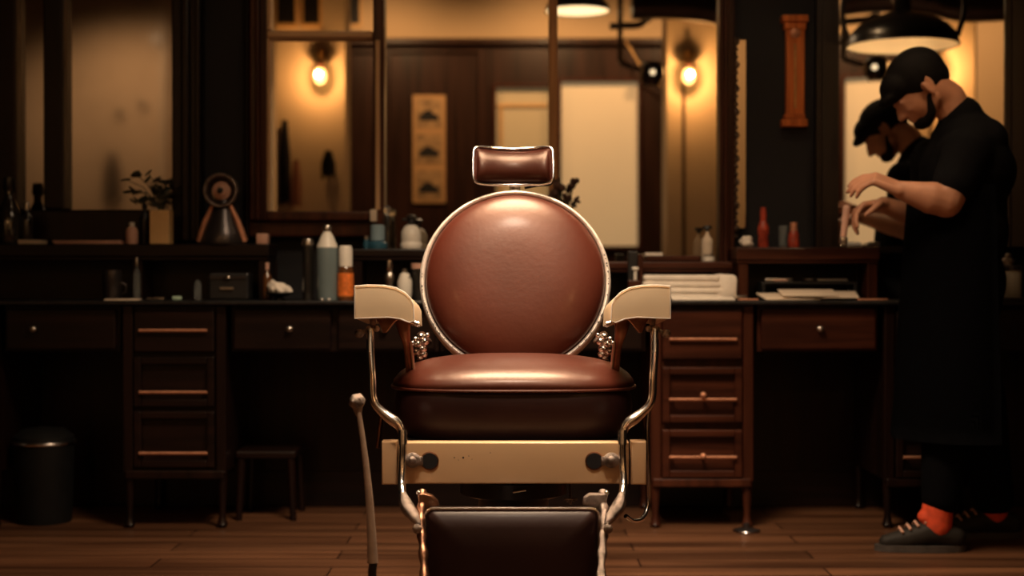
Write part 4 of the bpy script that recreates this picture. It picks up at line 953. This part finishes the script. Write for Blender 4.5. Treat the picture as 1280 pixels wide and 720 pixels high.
# ================================================================== the barber
YBb=4.66
def hb(px,py,Y=YBb): return at(px,py,Y)
def meshy(g,name,m,par,vox,sm=6):
    o=g.done(name,m,par,auto=False)
    r=o.modifiers.new('fuse','REMESH'); r.mode='VOXEL'; r.voxel_size=vox; r.use_smooth_shade=True
    s=o.modifiers.new('soften','SMOOTH'); s.factor=.5; s.iterations=sm
    return o
# joints
pelv=hb(1195,352,4.70); spine=hb(1205,290,4.70); chest=hb(1208,215,4.70); upb=hb(1208,182,4.70); nb=hb(1190,138,4.70)
ear=hb(1150,113,4.70)
Ln=-.20; 
shN=hb(1210,190,4.54); elN=hb(1183,252,4.50); wrN=hb(1127,238,4.50)
shF=Vector((shN.x-.01,4.88,shN.z)); elF=hb(1165,278,4.97); wrF=hb(1104,256,4.88)
# head in its own frame: +X face, +Z crown
bow=math.radians(44)
fwd=Vector((-math.cos(bow),-.0,-math.sin(bow))); upv=Vector((-math.sin(bow),0,math.cos(bow))); lat=upv.cross(fwd)
HM=Matrix((( fwd.x,lat.x,upv.x,ear.x),(fwd.y,lat.y,upv.y,ear.y),(fwd.z,lat.z,upv.z,ear.z),(0,0,0,1)))
def h(x,y,z): return HM@Vector((x,y,z))
HR=HM.to_3x3()
def head(g):
    g.sph(h(-.012,0,.035),(.096,.074,.088),24,HR)      # skull
    g.sph(h(.035,0,-.012),(.062,.060,.078),20,HR)       # face
    g.sph(h(.048,0,-.075),(.036,.036,.032),16,HR)       # chin
    for s in (-1,1):
        g.limb([h(.0,s*.052,-.045),h(.045,s*.028,-.082)],[.02,.018],10)   # jaw
        g.sph(h(.072,s*.032,-.018),(.018,.018,.016),12,HR) # cheek
        g.sph(h(.084,s*.03,.018),(.010,.020,.007),10,HR)   # brow
        g.sph(h(.081,s*.030,.004),(.009,.013,.009),10,HR)  # eye lid
        # ear
        c=h(-.006,s*.074,-.002); 
        for k in range(10):
            a=.6+k/9*4.6; g.sph(h(-.010+.019*math.sin(a)*-.8,s*.080,.002+.029*math.cos(a)),.0062,8)
        g.sph(h(-.006,s*.076,0),(.012,.007,.020),8,HR)
        g.sph(h(.0,s*.078,-.028),(.007,.006,.008),8,HR)
    g.limb([h(.092,0,.010),h(.108,0,-.024)],[.008,.013],10); 
    for s in (-1,1): g.sph(h(.100,s*.011,-.029),.008,8)
    g.sph(h(.086,0,-.052),(.010,.023,.007),10,HR); g.sph(h(.082,0,-.062),(.010,.020,.007),10,HR)
def hand(g, wr, d, up, side, curl=.9, sc=1):
    """d: pointing direction, up: back of the hand, thumb on 'side'"""
    d=d.normalized(); up=(up-d*up.dot(d)).normalized(); lt=d.cross(up)*side
    palm=wr+d*.05
    for k in range(4):
        a=(k-1.5)*.021; base=wr+d*.092+lt*(-a*-1); 
        g.limb([wr+lt*a*.7+d*.01, wr+d*.090+lt*a],[.018,.0125],10)
        Ls=[(.040,.030,.024),(.045,.032,.025),(.043,.030,.024),(.034,.024,.020)][k]
        p=wr+d*.092+lt*a; ang=.25+.12*k; pts=[p]
        for L in Ls:
            ang+=curl*.55; q=d*math.cos(ang)-up*math.sin(ang); p=p+q*L; pts.append(p)
        g.limb(pts,[.0105,.0098,.009,.0078],10)
    t0=wr+d*.025-lt*.028; t1=t0+(d*.6-lt*.7-up*.3).normalized()*.045; t2=t1+(d*.9-lt*.05-up*.5).normalized()*.036; t3=t2+(d*.8+lt*.3-up*.4).normalized()*.028
    g.limb([wr+d*.01,t0,t1,t2,t3],[.018,.016,.0125,.011,.0085],10)
B0=Vector((nb.x,4.70,0))
body=G()
head(body)
body.limb([h(-.035,0,-.03),h(-.05,0,-.085),nb+Vector((.02,0,-.03))],[.058,.054,.062],16)
def torso(g, ex):
    g.sph(upb,(.105+ex,.165+ex,.09+ex),20); g.sph(chest,(.135+ex,.18+ex,.15+ex),20); g.sph(spine,(.125+ex,.16+ex,.15+ex),20); g.sph(pelv,(.135+ex,.17+ex,.14+ex),20)
torso(body,0)
body.limb([shN,elN,wrN],[.060,.052,.031],14); body.limb([elN,elN.lerp(wrN,.35),wrN],[.050,.052,.031],14)
body.limb([shF,elF,wrF],[.058,.046,.029],14); body.limb([elF,elF.lerp(wrF,.35),wrF],[.044,.043,.028],14)
hand(body,wrN,Vector((-.9,.12,.42)),Vector((.3,-.45,.8)),-1,.62)
hand(body,wrF,Vector((-.9,-.25,-.12)),Vector((0,.3,.95)),1,.8)
# legs
hipN=pelv+Vector((0,-.10,-.04)); knN=hb(1185,505,4.60); anN=Vector((hb(1172,650,4.60).x,4.60,.09))
hipF=pelv+Vector((0,.09,-.04)); knF=hb(1225,500,4.80); anF=Vector((hb(1240,640,4.86).x,4.84,.09))
body.limb([hipN,knN,anN],[.095,.06,.042],16); body.limb([hipF,knF,anF],[.095,.06,.042],16)
for an in (anN,anF): body.limb([an+Vector((.04,0,-.045)),an+Vector((-.13,0,-.055))],[.03,.026],12)
PB=meshy(body,'person','skin',None,.006,4)
tag(PB,'person in black cap, t-shirt and long apron bending over both hands beside the right mirror','person')
# shirt
g=G(); torso(g,.014)
g.limb([nb+Vector((.03,0,-.025)),upb],[.074,.12],16)
g.limb([shN,shN.lerp(elN,.62)],[.080,.070],16); g.limb([shF,shF.lerp(elF,.62)],[.080,.070],16)
g.limb([shN,shF],[.078,.078],16)
g.sph(hb(1222,178,4.70),(.085,.17,.085),20); g.sph(hb(1232,215,4.72),(.09,.16,.11),18); g.sph(hb(1228,262,4.72),(.07,.14,.11),18)
meshy(g,'t_shirt','tee',PB,.009,5)
# trousers and apron
g=G(); g.sph(pelv,(.155,.20,.16),20); g.limb([hipN,knN,anN+Vector((.012,0,.085))],[.12,.085,.064],18); g.limb([hipF,knF,anF+Vector((-.005,0,.045))],[.12,.085,.07],18)
meshy(g,'trousers','apron',PB,.010,5)
b=bmesh.new(); rows=[]
for i in range(17):
    v=i/16; z=1.18-.82*v; row=[]
    for j in range(25):
        a=-1.9+3.8*j/24; rx=.165+.05*v+.008*math.sin(a*7+v*3)*v; ry=.20+.04*v
        cx_=hb(1199,352,4.7).x-.01*v; row.append(b.verts.new((cx_-rx*math.cos(a),4.69+ry*math.sin(a),z)))
    rows.append(row)
for i in range(16):
    for j in range(24): b.faces.new((rows[i][j],rows[i][j+1],rows[i+1][j+1],rows[i+1][j]))
bmesh.ops.solidify(b,geom=b.faces[:],thickness=.006); G().add(b).done('apron','apron',PB,auto=False)
# hair / flat cap
g=G(); g.sph(h(-.022,0,.046),(.103,.084,.090),24,HR); g.sph(h(.045,0,.062),(.062,.068,.052),18,HR); g.sph(h(-.075,0,.01),(.042,.062,.055),16,HR)
g.sph(h(.085,0,.052),(.05,.055,.022),16,HR)
meshy(g,'hair','hair',PB,.006,4)
g=G(); g.sph(h(.060,0,-.078),(.036,.040,.030),14,HR)
for s in (-1,1): g.limb([h(.008,s*.058,-.03),h(.035,s*.048,-.072),h(.062,s*.022,-.09)],[.012,.016,.018],10)
meshy(g,'beard','hair',PB,.006,3)
# shoes
for an,nm in ((anN,'shoe'),(anF,'shoe')):
    g=G(); g.limb([an+Vector((.05,0,-.045)),an+Vector((-.02,0,-.03)),an+Vector((-.10,0,-.052)),an+Vector((-.165,0,-.062))],[.042,.045,.036,.026],14)
    o=meshy(g,nm,'shoe',PB,.006,3)
    g=G(); pts=[]
    for k in range(28):
        a=2*PI*k/28; pts.append(Vector((an.x-.055+.15*math.cos(a),an.y+(.046-.008*math.cos(a)*-1)*math.sin(a),0)))
    g.add(stack([[p+Vector((0,0,.001)) for p in pts],[p+Vector((0,0,.022)) for p in pts]])); g.done('sole','sole',o)
    g=G()
    for k in range(4): p=an+Vector((-.045-.025*k,0,.012-.010*k)); g.tube([p+Vector((0,-.03,-.008)),p+Vector((-.004,0,.004)),p+Vector((0,.03,-.008))],.0045,6)
    g.done('laces','pink',o)
    g=G(); g.limb([an+Vector((-.004,0,-.01)),an+Vector((0,0,.05))],[.050,.050],14); g.sph(an+Vector((-.038,0,.020)),(.028,.034,.024),12); meshy(g,'sock','sock',PB,.006,3)
# the clippers he holds in the far hand
pp=wrF+Vector((-.135,-.04,-.045)); t=thing('hair_trimmer',pp,'small pale pink trimmer held in the far hand of the person in black','trimmer')
G().limb([pp+Vector((0,0,.03)),pp+Vector((-.01,0,-.06))],[.013,.011],14).done('body','pink',t); G().box(pp+Vector((-.022,-.012,-.09)),pp+Vector((.002,.012,-.066)),.003).done('blade','silver',t)

# ------------------------------------------------------------------ world, camera
w=bpy.data.worlds.new('w'); S.world=w; w.use_nodes=True; w.node_tree.nodes['Background'].inputs[0].default_value=(.5,.35,.22,1); w.node_tree.nodes['Background'].inputs[1].default_value=.02
cam=bpy.data.cameras.new('camera'); co=bpy.data.objects.new('camera',cam); COL.objects.link(co); S.camera=co
co.location=(0,0,CAMZ); co.rotation_euler=(PI/2-PITCH,0,0); cam.lens=50; cam.sensor_width=36; cam.clip_start=.05
cam.dof.use_dof=True; cam.dof.focus_distance=3.42; cam.dof.aperture_fstop=2.2
for o in bpy.data.objects:
    if '_o' in o: del o['_o']
S.view_settings.view_transform='Standard'; S.view_settings.look='None'; S.view_settings.gamma=1; S.view_settings.use_curve_mapping=False
S.view_settings.exposure=0.0
S.cycles.use_denoising=True; S.cycles.max_bounces=10; S.cycles.sample_clamp_indirect=6
